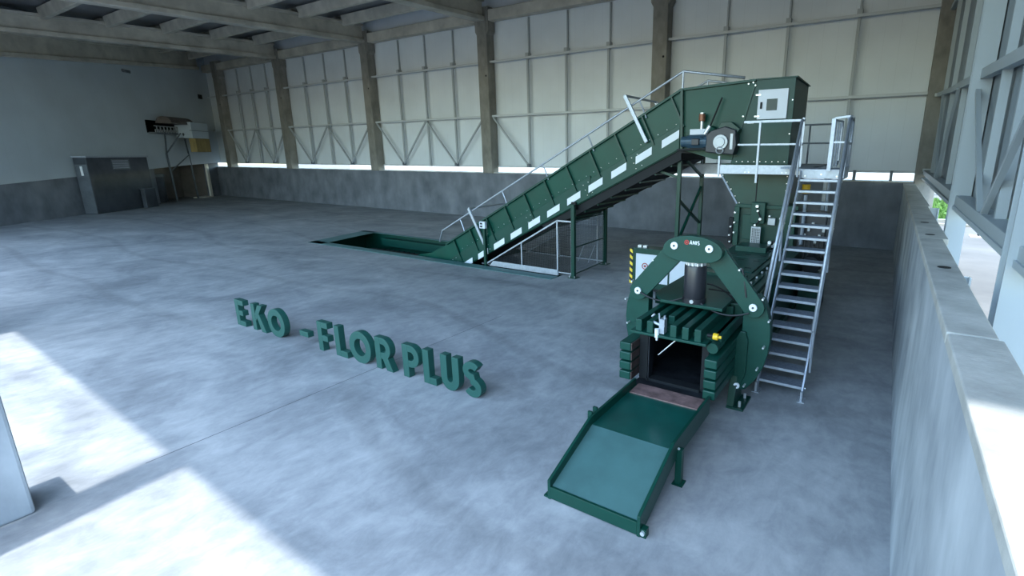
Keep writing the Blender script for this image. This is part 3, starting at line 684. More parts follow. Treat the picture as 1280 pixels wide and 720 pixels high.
# yoke: lens shaped crown, two link arms, two half-round side plates
crown = []
for t in range(0, 31):
    a = math.pi*t/30; crown.append((-2.6+.415*math.cos(a), 2.20+.205*math.sin(a)**.9))
for t in range(1, 20):
    a = math.pi+math.pi*t/20; crown.append((-2.6+.415*math.cos(a), 2.20-.165*abs(math.sin(a))**.75))
cr = part('yoke_crown', MB().pXZ(crown, -15.12, -14.98), M['green2'], bp, .006)
def capsule(p, q, r0, r1):
    p = Vector(p); q = Vector(q); d = (q-p).normalized(); n = Vector((-d.y, d.x)); out = []
    a0 = math.atan2(n.y, n.x)
    for t in range(13): a = a0+math.pi*t/12; out.append((p.x+r0*math.cos(a), p.y+r0*math.sin(a)))
    for t in range(13): a = a0+math.pi+math.pi*t/12; out.append((q.x+r1*math.cos(a), q.y+r1*math.sin(a)))
    return out
for sx in (-1, 1):
    fx = lambda x: -2.6+sx*x
    arm = capsule((fx(.25), 2.2), (fx(.84), 1.49), .15, .14)
    part('link_arm', MB().pXZ(arm, -14.98, -14.90), M['green2'], bp, .005)
    pl = [(.66, .22), (.80, .26), (.92, .42), (1.01, .62), (1.06, .85), (1.075, 1.05), (1.06, 1.25), (1.015, 1.42), (.96, 1.58), (.88, 1.645), (.79, 1.63), (.72, 1.56), (.70, 1.42), (.70, .9), (.68, .5)]
    part('half_round_plate', MB().pXZ([(fx(a), b_) for a, b_ in pl], -14.90, -14.74), M['green2'], bp, .006)
    part('plate_gusset', MB().pXZ([(fx(.64), .3), (fx(.74), .34), (fx(.80), .5), (fx(.80), 1.0), (fx(.76), 1.12), (fx(.69), 1.12), (fx(.64), 1.0)], -14.95, -14.90), M['green'], bp, .006)
    for (x, z, y, r_) in ((.245, 2.255, -15.12, .062), (.84, 1.495, -14.98, .062), (.70, .32, -14.95, .05)):
        pn = part('pivot_pin', MB().tube([(fx(x), y-.03, z), (fx(x), y, z)], r_*.85, 20), M['print'], bp, .006, label='white pin end cap')
        part('pin_bolt', MB().tube([(fx(x), y-.036, z), (fx(x), y-.03, z)], r_*.25, 8), M['gear'], pn)
    pieces('plate_stud', [((fx(x+.02), -14.99, z), (fx(x+.02), -14.90, z), .014) for (x, z) in ((.99, .95), (.93, .62), (.78, .34), (1.03, 1.33), (.60, 1.98), (.93, 1.62))], M['bolt'], bp)
    ft = part('machine_foot', MB().pYZ([(-15.05, .02), (-14.6, .02), (-14.7, .45), (-14.95, .45)], fx(.60), fx(.70)).box(fx(.60), fx(.84), -15.08, -14.6, 0, .03), M['green'], bp, .006)
    part('anchor_bolt', MB().tube([(fx(.77), -15.0, .03), (fx(.77), -15.0, .11)], .02, 8).tube([(fx(.77), -14.7, .03), (fx(.77), -14.7, .10)], .02, 8), M['bolt'], ft)
    for yy in (-11.5, -8.5):
        part('machine_foot', MB().box(fx(.45), fx(.65), yy-.15, yy+.15, 0, .14), M['green'], bp, .006)
# maker's mark on the crown: ring and dot with four letters
def letters_xz(word, x, z, h, gap, y0, y1, w=None):
    out = MB(); w = w or h*.2; f0 = lambda a, b_: (a, y0, b_); f1 = lambda a, b_: (a, y1, b_); u = h*.62
    for ch in word:
        if ch == 'A': out.stroke([(x, z), (x+u*.5, z+h), (x+u, z)], w, f0, f1); out.stroke([(x+u*.2, z+h*.33), (x+u*.8, z+h*.33)], w*.8, f0, f1); adv = u
        elif ch == 'N': out.stroke([(x, z), (x, z+h)], w, f0, f1); out.stroke([(x, z+h), (x+u, z)], w, f0, f1); out.stroke([(x+u, z), (x+u, z+h)], w, f0, f1); adv = u
        elif ch == 'I': out.stroke([(x, z), (x, z+h)], w, f0, f1); adv = 0
        elif ch == 'S':
            pts = []
            for t in range(10): a = R(30+t*24); pts.append((x+u*.42+u*.40*math.cos(a), z+h*.75+h*.24*math.sin(a)))
            for t in range(10): a = R(80-t*24); pts.append((x+u*.42+u*.42*math.cos(a), z+h*.25+h*.25*math.sin(a)))
            out.stroke(pts, w*.9, f0, f1); adv = u*.84
        x += adv+gap
    return out
def ringlogo(x, z, r_, y0, y1):
    mb = MB(); mb.stroke([(x+r_*math.cos(2*math.pi*t/20), z+r_*math.sin(2*math.pi*t/20)) for t in range(20)], r_*.3, lambda a, b_: (a, y0, b_), lambda a, b_: (a, y1, b_), True)
    return mb.tube([(x, y0, z), (x, y1, z)], r_*.45, 12)
part('logo_mark', ringlogo(-2.675, 2.315, .028, -15.124, -15.119), M['red'], cr)
part('logo_lettering', letters_xz('ANIS', -2.63, 2.292, .048, .016, -15.124, -15.119), M['print'], cr)
# covers, slots and side gear on top of the body
part('top_cover', MB().box(-3.34, -2.34, -12.5, -11.2, 1.38, 1.405), M['green2'], bp, .004)
part('top_cover', MB().box(-3.34, -2.34, -11.17, -9.75, 1.38, 1.405), M['green2'], bp, .004)
mb = MB()
for y in (-12.2, -11.5, -10.9, -10.3):
    for x in (-3.15, -2.85, -2.55): mb.box(x, x+.12, y, y+.05, 1.402, 1.408)
part('lifting_slot', mb, M['dark'], bp)
part('hump_cover', MB().box(-3.15, -2.5, -10.55, -10.0, 1.40, 1.52), M['green2'], bp, .01)
part('front_cover', MB().box(-3.30, -2.1, -14.15, -12.6, 1.385, 1.41), M['green2'], bp, .004)
part('cover_gap', MB().box(-3.3, -2.3, -13.1, -13.0, 1.405, 1.46), M['green'], bp)
part('side_channel', MB().box(-2.26, -2.20, -14.5, -9.8, 1.38, 1.44), M['green'], bp)
part('side_channel', MB().box(-2.10, -2.0, -15.55, -9.8, 1.08, 1.22), M['green2'], bp, .006)
part('side_channel', MB().box(-1.95, -1.86, -14.6, -9.8, .2, .34), M['green'], bp)
part('side_tube', MB().tube([(-1.98, -14.55, 1.30), (-1.98, -9.9, 1.30)], .045, 10), M['green'], bp)
part('hinge_barrel', MB().tube([(-2.06, -15.72, 1.10), (-2.06, -15.4, 1.10)], .07, 16), M['green2'], bp)
pieces('bolt_head', [((-2.16, -14.2+i*.42, 1.40), (-2.16, -14.2+i*.42, 1.44), .02) for i in range(10)], M['bolt'], bp)
# valve and yellow tap on the front
vl = part('front_valve', MB().tube([(-2.79, -15.78, 1.13), (-2.79, -15.78, 1.25)], .03, 12).tube([(-2.79, -15.78, 1.09), (-2.79, -15.78, 1.13)], .014, 8), M['print'], bp, label='pale filter cup')
part('valve_block', MB().box(-2.77, -2.70, -15.76, -15.66, 1.18, 1.38).tube([(-2.86, -15.74, 1.32), (-2.70, -15.74, 1.28)], .02, 8).tube([(-2.72, -15.7, 1.28), (-2.72, -15.7, 1.42)], .016, 8).tube([(-2.78, -15.7, 1.28), (-2.80, -15.7, 1.44)], .012, 8).tube([(-2.9, -15.7, 1.38), (-2.86, -15.7, 1.42)], .014, 8), M['galv'], vl)
tp = part('tap', MB().tube([(-2.13, -15.72, 1.27), (-2.0, -15.72, 1.27)], .025, 10), M['dark'], bp)
part('tap_handle', MB().tube([(-2.05, -15.75, 1.28), (-1.99, -15.75, 1.28)], .042, 10).tube([(-1.99, -15.75, 1.28), (-1.95, -15.75, 1.28)], .02, 8), M['yellow'], tp, label='yellow tap handle')
# hoses
def arc(a, b_, sag, n=10):
    a = Vector(a); b_ = Vector(b_); return [a.lerp(b_, i/n)+Vector((0, 0, -sag*4*(i/n)*(1-i/n))) for i in range(n+1)]
for a, b_, s_ in (((-3.40, -15.0, 1.48), (-2.72, -15.05, 1.50), .09), ((-2.5, -15.0, 1.46), (-1.8, -15.02, 1.42), .10), ((-2.44, -14.75, 1.60), (-2.05, -14.3, 1.42), -.02), ((-2.44, -14.85, 1.70), (-2.10, -14.6, 1.44), -.05), ((-1.95, -14.95, 2.0), (-1.86, -14.99, 1.62), -.02)):
    part('hydraulic_hose', MB().tube(arc(a, b_, s_), .012, 6), M['hose'], bp)

# outfeed table
ot = thing('outfeed_table', 'green steel outfeed table sloping to the floor in front of the baler mouth', 'outfeed table', (-2.53, -17, 0))
XL, XR = -3.01, -2.03
part('flat_sheet', MB().box(XL, XR, -17.1, -16.15, .42, .44), M['greentb'], ot)
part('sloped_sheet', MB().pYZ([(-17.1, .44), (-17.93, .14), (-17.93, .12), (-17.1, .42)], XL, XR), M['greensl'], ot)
part('worn_plate', MB().box(XL+.02, XR-.05, -16.15, -15.86, .42, .455), M['rust'], ot, label='worn brownish steel plate at the mouth')
part('front_lip', MB().box(XL, XR, -17.96, -17.93, .015, .15), M['green'], ot, .003)
for x0, x1 in ((XL-.035, XL), (XR, XR+.035)):
    part('side_rail', MB().pYZ([(-15.9, .30), (-17.1, .30), (-17.96, .0), (-17.96, .22), (-17.12, .54), (-15.9, .54)], x0, x1), M['green'], ot, .004)
for x in (XL-.05, XR+.02):
    lg = part('support_leg', MB().box(x, x+.07, -17.04, -16.97, .0, .42), M['green'], ot, .004)
    part('foot_plate', MB().box(x-.02, x+.1, -17.07, -16.94, 0, .012), M['green'], lg)
    part('leg_bolt', MB().tube([(x+.035, -17.05, .44), (x+.035, -17.04, .44)], .014, 8), M['bolt'], lg)
part('hinge_lug', MB().box(XL-.09, XL-.035, -16.93, -16.90, .42, .56).box(XL-.09, XL-.035, -17.05, -17.02, .42, .56), M['green'], ot)
part('corner_lug', MB().box(XR+.03, XR+.09, -17.95, -17.88, 0, .09), M['green'], ot)
part('corner_lug', MB().box(XL-.09, XL-.03, -17.95, -17.88, 0, .02), M['green'], ot)
part('leg_bolt', MB().tube([(XR+.06, -17.97, .055), (XR+.06, -17.95, .055)], .022, 10), M['bolt'], ot)

# ------------------------------------------------------------------ control cabinet
cc = thing('hydraulic_cabinet', 'low green cabinet with pale side panels and hazard striped edge, left of the baler', 'cabinet', (-5.0, -9.8, 0))
part('frame', MB().box(-5.92, -4.0, -9.95, -9.52, .08, 1.12), M['green'], cc, .01)
part('plinth', MB().box(-5.9, -4.0, -9.9, -9.55, 0, .08), M['dark'], cc)
p1 = part('side_panel', MB().box(-5.82, -4.93, -9.965, -9.95, .24, .98), M['white'], cc, .003, label='pale panel with lettering')
part('side_panel', MB().box(-4.88, -4.1, -9.965, -9.95, .24, .98), M['white'], cc, .003)
part('hazard_edge', MB().box(-6.00, -5.92, -9.96, -9.90, .16, 1.08), M['hazard'], cc, label='yellow and black striped edge')
part('logo_mark', ringlogo(-5.56, .66, .075, -9.972, -9.964), M['redlogo'], p1)
part('logo_lettering', letters_xz('ANIS', -5.42, .59, .14, .05, -9.972, -9.964, .022), M['ink'], p1)
for x in (-5.85, -5.7, -4.9): part('filler_cap', MB().box(x, x+.1, -9.8, -9.7, 1.12, 1.17), M['bolt'], cc)
part('filler_cap', MB().tube([(-4.95, -9.72, 1.12), (-4.95, -9.72, 1.2)], .08, 12), M['print'], cc)

# ------------------------------------------------------------------ platform and stairs
pf = thing('service_platform', 'galvanised steel service platform with railings around the hopper', 'platform', (-2.5, -9.5, 0))
mb = MB().box(-3.62, -1.74, -10.4, -9.85, 3.19, 3.225).box(-1.95, -1.12, -12.05, -10.9, 3.19, 3.225).box(-2.3, -1.74, -10.9, -7.2, 3.19, 3.225).box(-5.6, -1.76, -7.7, -7.0, 3.19, 3.225)
part('deck', mb, M['galvd'], pf)
part('fascia', MB().box(-3.66, -2.02, -10.42, -10.37, 3.06, 3.25), M['galv'], pf, .004)
part('fascia', MB().box(-5.62, -2.9, -7.74, -7.69, 2.94, 3.21), M['galv'], pf, .004)
part('fascia', MB().box(-1.76, -1.12, -12.08, -12.03, 3.07, 3.225), M['galv'], pf, .004)
part('fascia', MB().box(-1.14, -1.10, -12.05, -10.9, 3.05, 3.25), M['galv'], pf, .004)
def rail(name, pts, r_=.022): return part(name, MB().tube(pts, r_, 8), M['galv'], pf, 0, True)
part('top_rail', MB().bar((-3.2, -10.38, 4.13), (-2.03, -10.38, 4.13), .045, .045), M['galv'], pf)
part('mid_rail', MB().bar((-3.3, -10.38, 3.67), (-2.05, -10.38, 3.67), .035, .035), M['galv'], pf)
part('post', MB().box(-2.88, -2.84, -10.44, -10.40, 2.88, 4.13), M['galv'], pf)
part('post', MB().box(-3.69, -3.65, -10.44, -10.40, 3.0, 3.44), M['galv'], pf)
part('post', MB().box(-2.05, -2.0, -10.44, -10.40, 3.06, 4.15), M['galv'], pf)
rail('top_rail', [(-2.03, -10.4, 4.13), (-1.78, -12.2, 4.05)])
rail('mid_rail', [(-2.03, -10.4, 3.67), (-1.78, -12.2, 3.65)])
rail('top_rail', [(-3.6, -7.1, 4.2), (-1.78, -7.1, 4.2)]); rail('mid_rail', [(-3.6, -7.1, 3.74), (-1.78, -7.1, 3.74)])
for x in (-3.5, -2.34, -1.78): rail('post', [(x, -7.1, 3.2), (x, -7.1, 4.2)])
rail('top_rail', [(-1.12, -12.1, 4.05), (-1.12, -10.92, 4.08)]); rail('mid_rail', [(-1.12, -12.1, 3.65), (-1.12, -10.92, 3.66)])
for y in (-10.92, -11.5): rail('post', [(-1.12, y, 3.2), (-1.12, y, 4.12)])
for (x, y) in ((-4.9, -7.75), (-5.3, -7.75)): rail('post', [(x, y, 3.2), (x, y, 3.95)], .018)
part('support_post', MB().box(-2.28, -2.2, -8.4, -8.3, 0, 3.2), M['galvd'], pf)
for (x, y) in ((-1.82, -7.3),):
    part('support_post', MB().box(x-.04, x+.04, y-.04, y+.04, 0, 3.2), M['galv'], pf)
pieces('fascia_bolt', [((x, -10.43, 3.1), (x, -10.41, 3.1), .014) for x in (-3.1, -3.02, -2.35, -2.27)] + [((x, -12.1, z), (x, -12.08, z), .016) for x, z in ((-1.68, 3.11), (-1.43, 3.14), (-1.19, 3.11))], M['bolt'], pf)
gt = part('safety_gate', MB().box(-1.335, -1.275, -12.33, -12.27, 3.20, 4.03), M['galv'], pf, .004)
part('gate_bar', MB().tube([(-1.3, -12.3, 4.0), (-1.27, -11.2, 4.04), (-1.27, -11.15, 3.95), (-1.27, -11.15, 3.35), (-1.28, -11.3, 3.28)], .02, 8), M['galv'], gt)
for i in range(3): part('gate_bar', MB().tube([(-1.3+i*.01, -12.0+i*.3, 3.26), (-1.3+i*.01, -12.0+i*.3, 4.0)], .012, 6), M['galvd'], gt)
part('gate_bar', MB().bar((-1.3, -12.3, 3.66), (-1.10, -12.3, 3.66), .03, .03).bar((-1.3, -12.3, 4.03), (-1.08, -12.3, 4.06), .03, .03), M['galv'], gt)

stt = thing('steel_staircase', 'steep galvanised steel staircase with open treads right of the baler', 'staircase', (-1.44, -13.2, 0))
x1 = -1.14; x0 = x1-.593; ry = .127; rz = .17973; yb = -14.247
for i in range(17):
    y = yb+i*ry; z = rz*(i+1)
    tr = part('tread', MB().box(x0, x1, y, y+.27, z-.006, z), M['galvd'], stt)
    part('tread_nosing', MB().box(x0, x1, y-.008, y+.012, z-.035, z+.004), M['galv'], tr, .003)
P0 = Vector((0, yb-.16, 0)); P1 = Vector((0, -12.04, 3.17))
dS = (P1-P0).normalized()
for x in (x0-.018, x1+.018):
    st = part('stringer', MB().bar((x, yb-.06, .06), (x, -12.02, 3.17), .028, .14, (0, -dS.z, dS.y)), M['galv'], stt, .004)
    part('stringer_foot', MB().box(x-.05, x+.05, yb-.14, yb+.05, 0, .015).box(x-.015, x+.015, yb-.12, yb+.02, 0, .16), M['galv'], st)
    mb = MB()
    for i in range(0, 17, 2):
        xx = x + (.018 if x > -1.4 else -.018)
        mb.tube([(xx-.01, yb+i*ry+.06, rz*(i+1)-.03), (xx+.012, yb+i*ry+.06, rz*(i+1)-.03)], .013, 6)
    part('stringer_bolt', mb, M['bolt'], st)
for x, lo in ((x0-.05, (-14.23, 1.27)), (x1+.06, (-14.23, 1.05))):
    top = (-12.3, 4.03)
    r1 = part('handrail', MB().tube([(x, lo[0], lo[1]), (x, top[0], top[1])], .024, 8), M['galv'], stt, 0, True)
    part('mid_rail', MB().tube([(x, lo[0]+.03, lo[1]-.42), (x, top[0], top[1]-.40)], .018, 8), M['galv'], r1, 0, True)
    for t in (.05, .5, .97):
        y = lo[0]+(top[0]-lo[0])*t; z = lo[1]+(top[1]-lo[1])*t
        nn = Vector((0, dS.z, -dS.y))
        zz = .06+(y+.32-(yb-.06))*(3.11)/2.167
        part('handrail_post', MB().tube([(x, y, z), (x, y+.10, max(z-.85, .1))], .018, 6), M['galv'], r1)
part('end_post', MB().box(x1+.03, x1+.07, -12.3, -12.26, 3.1, 4.05), M['galv'], stt, .003)

# hydraulic power unit behind the stairs
pu = thing('hydraulic_power_unit', 'dark green hydraulic unit with pipes seen between the stair treads', 'power unit', (-1.6, -9.6, 0))
part('tank', MB().box(-1.84, -1.45, -10.2, -8.6, .15, .95), M['green'], pu, .01)
part('skid', MB().box(-1.84, -1.45, -10.2, -8.6, 0, .15), M['dark'], pu)
part('pump_motor', MB().tube([(-1.65, -10.1, 1.15), (-1.65, -9.4, 1.15)], .19, 20), M['dark'], pu, .01)
part('valve_manifold', MB().box(-2.05, -1.5, -9.5, -9.2, 1.4, 2.25), M['gear'], pu, .01)
mb = MB()
for i in range(6): mb.tube([(-1.95+i*.09, -9.55, 1.5+.09*(i % 3)), (-1.95+i*.09, -9.7, 1.5+.09*(i % 3)), (-1.95+i*.09, -9.72, 1.0)], .02, 6)
part('pipework', mb, M['hose'], pu)
mb = MB()
for i in range(7): mb.box(-2.0+i*.075, -1.95+i*.075, -9.58, -9.5, 1.55+.13*(i % 4), 1.62+.13*(i % 4))
part('valve_coil', mb, M['sheet'], pu)
part('riser_pipe', MB().tube([(-1.95, -9.6, 1.5), (-1.95, -9.6, 2.6)], .04, 8).tube([(-1.55, -9.3, 1.5), (-1.55, -9.3, 3.0)], .03, 8), M['galvd'], pu)
part('warning_beacon', MB().tube([(-2.04, -9.0, 2.6), (-2.04, -9.0, 2.8)], .09, 16), M['yellow'], pu, .006, label='yellow round cap')

# ------------------------------------------------------------------ safety fence under the conveyor
fn = thing('mesh_fence', 'triangular wire mesh safety fence under the near side of the conveyor', 'fence', (-9.3, -9.69, 0))
F = [(-11.0, .14), (-8.47, 1.62), (-7.98, 1.62), (-7.98, .05), (-11.2, .05)]
part('frame', MB().bar((-11.25, -9.69, .05), (-8.47, -9.69, 1.62), .04, .04).bar((-8.47, -9.69, 1.62), (-7.98, -9.69, 1.62), .04, .04)
     .bar((-8.47, -9.69, 1.62), (-8.47, -9.69, 0), .04, .04).bar((-9.8, -9.69, .88), (-9.8, -9.69, .05), .035, .035).bar((-7.98, -9.69, 1.62), (-7.98, -9.69, .05), .035, .035)
     .bar((-8.47, -9.69, .1), (-7.98, -9.69, .1), .03, .03), M['galv'], fn)
mb = MB()
def ztop(x): return min(1.62, .05+(x+11.25)*.565)
x = -11.1
while x < -7.99: mb.box(x-.004, x+.004, -9.694, -9.687, .08, ztop(x)); x += .045
z = .1
while z < 1.6: mb.box(-11.25+(z-.05)/.565, -7.98, -9.694, -9.687, z-.004, z+.004); z += .045
part('wire_mesh', mb, M['dark'], fn)
part('kick_plate', MB().pXZ([(-11.1, .0), (-8.47, .0), (-8.47, .17), (-10.95, .17)], -9.72, -9.70), M['galv'], fn)
fe = thing('mesh_fence', 'square mesh safety fence between the two short conveyor legs', 'fence', (-7.95, -8.65, 0))
mb = MB()
def yx(y): return -7.9-.12*(y+9.72)/2.1
for z in (.10, .88, 1.66): mb.bar((yx(-9.65), -9.65, z), (yx(-7.68), -7.68, z), .03, .03)
for y in (-9.62, -7.7): mb.bar((yx(y), y, .1), (yx(y), y, 1.66), .03, .03)
part('frame', mb, M['green'], fe)
mb = MB(); y = -9.6
while y < -7.7: mb.box(yx(y)-.002, yx(y)+.002, y-.002, y+.002, .1, 1.66); y += .05
z = .15
while z < 1.65: mb.bar((yx(-9.65), -9.65, z), (yx(-7.68), -7.68, z), .004, .004); z += .05
part('wire_mesh', mb, M['galvd'], fe)
ff = thing('mesh_fence', 'mesh safety fence on the far side below the conveyor', 'fence', (-9.3, -7.62, 0))
part('frame', MB().bar((-11.25, -7.62, .05), (-8.3, -7.62, 1.72), .04, .04).bar((-8.3, -7.62, 1.72), (-8.05, -7.62, 1.72), .04, .04).bar((-8.3, -7.62, 1.72), (-8.3, -7.62, 0), .04, .04).bar((-9.8, -7.62, .88), (-9.8, -7.62, .05), .035, .035).bar((-11.2, -7.62, .1), (-8.05, -7.62, .1), .035, .035)
     .tube([(-8.6, -7.7, .0), (-8.35, -7.7, .6)], .015, 6).tube([(-9.0, -7.7, .0), (-8.75, -7.7, .6)], .015, 6), M['galv'], ff)
mb = MB(); x = -11.1
while x < -8.05: mb.box(x-.0025, x+.0025, -7.623, -7.618, .08, ztop(x)); x += .06
z = .1
while z < 1.6: mb.box(-11.25+(z-.05)/.565, -8.05, -7.623, -7.618, z-.0025, z+.0025); z += .06
part('wire_mesh', mb, M['dark'], ff)

# ------------------------------------------------------------------ lettering standing on the floor
GLY = [('E', -11.82, -11.47, 'first letter of the row'), ('K', -11.20, -10.74, 'second of the row'), ('O', -10.62, -10.02, 'third of the row, left of the dash'),
       ('-', -9.56, -9.28, 'short dash'), ('F', -8.98, -8.66, 'first after the dash'), ('L', -8.48, -8.15, 'between F and the middle O'),
       ('O', -8.08, -7.50, 'between L and R'), ('R', -7.40, -7.02, 'last of the middle word'), ('P', -6.74, -6.36, 'first of the last word'),
       ('L', -6.28, -6.00, 'between P and U'), ('U', -5.90, -5.52, 'between the right L and S'), ('S', -5.44, -5.10, 'last of the row')]
HH = .56; SW = .135
for ch, xa, xb, wh in GLY:
    yf = -16.86 + (xa+11.8)/6.7*.16; T = .115
    f0 = lambda a, b_: (a, yf, b_); f1 = lambda a, b_: (a, yf+T, b_)
    mb = MB(); w = xb-xa; hs = SW/2
    def rect(a0, a1, b0, b1): mb.box(a0, a1, yf, yf+T, b0, b1)
    if ch == 'E': rect(xa, xa+SW, 0, HH); rect(xa+SW, xb, 0, .11); rect(xa+SW, xb-.06, .225, .335); rect(xa+SW, xb, HH-.11, HH)
    elif ch == 'F': rect(xa, xa+SW, 0, HH); rect(xa+SW, xb-.02, .20, .31); rect(xa+SW, xb, HH-.11, HH)
    elif ch == 'L': rect(xa, xa+SW, 0, HH); rect(xa+SW, xb, 0, .115)
    elif ch == '-': rect(xa, xb, .175, .28)
    elif ch == 'K':
        rect(xa, xa+SW, 0, HH)
        mb.pXZ([(xa+SW, .20), (xa+SW, .36), (xb-.18, HH), (xb-.01, HH), (xa+SW+.09, .295)], yf, yf+T)
        mb.pXZ([(xa+SW+.06, .28), (xa+SW+.15, .37), (xb+.03, 0), (xb-.14, 0)], yf+.001, yf+T-.001)
    elif ch == 'O':
        n = 36; cx = (xa+xb)/2; a = w/2-hs; b2 = HH/2-hs+.01
        mb.stroke([(cx+a*math.cos(2*math.pi*t/n), HH/2+b2*math.sin(2*math.pi*t/n)) for t in range(n)], SW, f0, f1, True)
    elif ch == 'U':
        pts = [(xa+hs, HH)]+[(xa+hs, .22)]
        cx = (xa+xb)/2; rr = w/2-hs
        pts += [(cx+rr*math.cos(R(180+12*t)), .20+(.20-hs)*math.sin(R(180+12*t))) for t in range(1, 15)]
        pts += [(xb-hs, .22), (xb-hs, HH)]
        mb.stroke(pts, SW, f0, f1)
    elif ch in 'PR':
        rect(xa, xa+SW, 0, HH)
        rr = (.37-.11)/2; cz0 = HH-.055-rr; cx = xb-.055-rr
        pts = [(xa+SW, HH-.055), (cx, HH-.055)]+[(cx+rr*math.cos(R(90-15*t)), cz0+rr*math.sin(R(90-15*t))) for t in range(1, 12)]+[(cx, cz0-rr), (xa+SW, cz0-rr)]
        mb.stroke(pts, .115, f0, f1)
        if ch == 'R': mb.pXZ([(xa+SW+.03, .22), (xa+SW+.17, .22), (xb+.04, 0), (xb-.12, 0)], yf+.001, yf+T-.001)
    elif ch == 'S':
        cx = (xa+xb)/2; ra = w/2-.05; pts = []
        for t in range(13): a = R(35+t*19.5); pts.append((cx+ra*math.cos(a), .412+.092*math.sin(a)))
        for t in range(13): a = R(82-t*19.5); pts.append((cx+.0+ra*math.cos(a), .152+.096*math.sin(a)))
        mb.stroke(pts, .112, f0, f1)
    nmz = {'-': 'dash'}.get(ch, 'letter_' + ch.lower())
    lab = ('short green three-dimensional dash on the floor between the first two words' if ch == '-' else
           'green three-dimensional letter %s standing on the floor, %s' % (ch, wh))
    o = solo(nmz, mb, M['greenlt'], lab, 'dash' if ch == '-' else 'letter', 'floor lettering', .006)

# ------------------------------------------------------------------ things by the left wall
bx = thing('metal_container', 'tall grey metal container standing against the left wall', 'container', W(7.6, .6, 0))
mb = MB(); wbox(mb, 5.2, 10.35, .05, .75, 0, 3.35); part('shell', mb, M['fard'], bx, .02)
mb = MB(); wbox(mb, 5.19, 5.2, .08, .72, .05, 2.95); part('end_panel', mb, M['far'], bx)
mb = MB(); wbox(mb, 5.15, 10.4, .0, .82, 3.35, 3.45); part('lid', mb, M['galv'], bx)
mb = MB(); wbox(mb, 7.1, 8.6, .75, .77, 2.6, 3.25); pn = part('notice_panel', mb, M['far'], bx)
mb = MB()
for i in range(6): wbox(mb, 7.15, 8.5, .77, .775, 2.68+i*.09, 2.71+i*.09)
part('panel_line', mb, M['galv'], pn)
mb = MB(); wbox(mb, 5.17, 5.19, .35, .47, 2.3, 2.85); part('lamp_cover', mb, M['print'], bx)
cr2 = thing('steel_crate', 'low grey steel crate in front of the right end of the metal container', 'crate', W(9.5, 1.1, 0))
mb = MB(); wbox(mb, 9.0, 10.1, .80, 1.05, .0, 1.25); part('shell', mb, M['fard'], cr2, .02)
mb = MB(); wbox(mb, 8.95, 10.15, .79, 1.07, 1.25, 1.29); part('rim', mb, M['far'], cr2)

tw = thing('filter_tower', 'steel legged stand with a hooded chute unit at the left wall beside the corner', 'chute stand', W(15, 1.2, 0))
L1 = (-47.09, -4.8); L2 = (-49.05, -2.62)
def wp(s, o_, z): return W(s, o_, z)
l1b = Vector((L1[0], L1[1], 0)); l2b = Vector((L2[0], L2[1], 0))
n1 = Vector((-46.95, -4.95, 3.6)); n2 = Vector((-48.85, -2.8, 3.5))
part('leg', MB().bar(l1b, n1, .1, .1, (1, 0, 0)), M['far'], tw)
part('leg', MB().bar(l2b, n2, .1, .1, (1, 0, 0)), M['far'], tw)
t1 = Vector(W(12.5, .9, 5.1)); t2 = Vector(W(14.3, .9, 5.1)); t3 = Vector(W(14.6, .9, 5.1)); t4 = Vector(W(16.0, .9, 5.1))
part('strut', MB().bar(n1, t1, .08, .08, (1, 0, 0)), M['far'], tw)
part('strut', MB().bar(n1, t2, .08, .08, (1, 0, 0)), M['far'], tw)
part('strut', MB().bar(n2, t3, .08, .08, (1, 0, 0)), M['far'], tw)
part('strut', MB().bar(l1b+Vector((0, 0, 2.3)), n2, .07, .07, (1, 0, 0)), M['far'], tw)
mb = MB(); wbox(mb, 12.15, 14.9, .05, .5, 5.0, 5.1); part('chute_deck', mb, M['far'], tw)
mb = MB()
for i in range(14): wbox(mb, 12.2+i*.19, 12.27+i*.19, 0.46, 0.50, 5.05, 5.55 if i % 2 else 5.3)
wbox(mb, 12.15, 14.9, .46, .50, 5.5, 5.56)
part('side_grille', mb, M['sheet'], tw)
mb = MB(); wbox(mb, 14.75, 16.9, .3, 1.45, 4.75, 5.95); un = part('unit_casing', mb, M['unit'], tw, .02)
mb = MB(); wbox(mb, 14.49, 16.92, 1.45, 1.47, 5.30, 5.34); part('casing_seam', mb, M['far'], un)
mb = MB(); wbox(mb, 15.1, 16.95, .95, 1.42, 3.72, 4.75); part('lower_board', mb, M['yellowd'], tw, label='faded yellow board')
arcp = [(.15+1.1*(.5-.5*math.cos(R(t*18))), 5.75+.5*math.sin(R(t*18))) for t in range(11)]
mb = MB().prism(arcp, lambda a, b_: W(12.9, a, b_), lambda a, b_: W(15.6, a, b_)); part('barrel_hood', mb, M['tin'], tw, label='curved brown tin hood')
solo('wall_lamp', MB().add([W(10.75, .02, 8.92), W(11.35, .02, 8.92), W(11.35, .22, 8.88), W(10.75, .22, 8.88), W(10.75, .02, 9.12), W(11.35, .02, 9.12), W(11.35, .22, 9.08), W(10.75, .22, 9.08)],
     [(0,3,2,1),(4,5,6,7),(0,1,5,4),(1,2,6,5),(2,3,7,6),(3,0,4,7)]), M['far'], 'small grey rectangular lamp high on the left wall', 'wall lamp', None, .04)
mb = MB(); wbox(mb, 19.0, 19.55, .02, .05, 8.05, 8.4)
solo('vent_opening', mb, M['dark'], 'small dark vent opening high on the left wall by the corner', 'vent')
# sacks and drums inside the dark opening
dd = thing('metal_drum', 'dark metal drum standing inside the low opening behind the stand', 'drum', W(13.3, -.9, 0))
c = W(13.3, -.9, 0)
part('drum_body', MB().tube([(c[0], c[1], 0), (c[0], c[1], 1.9)], .55, 20), M['fard'], dd, .02)
part('drum_lid', MB().tube([(c[0], c[1], 1.9), (c[0], c[1], 2.1)], .6, 20), M['far'], dd, .02)

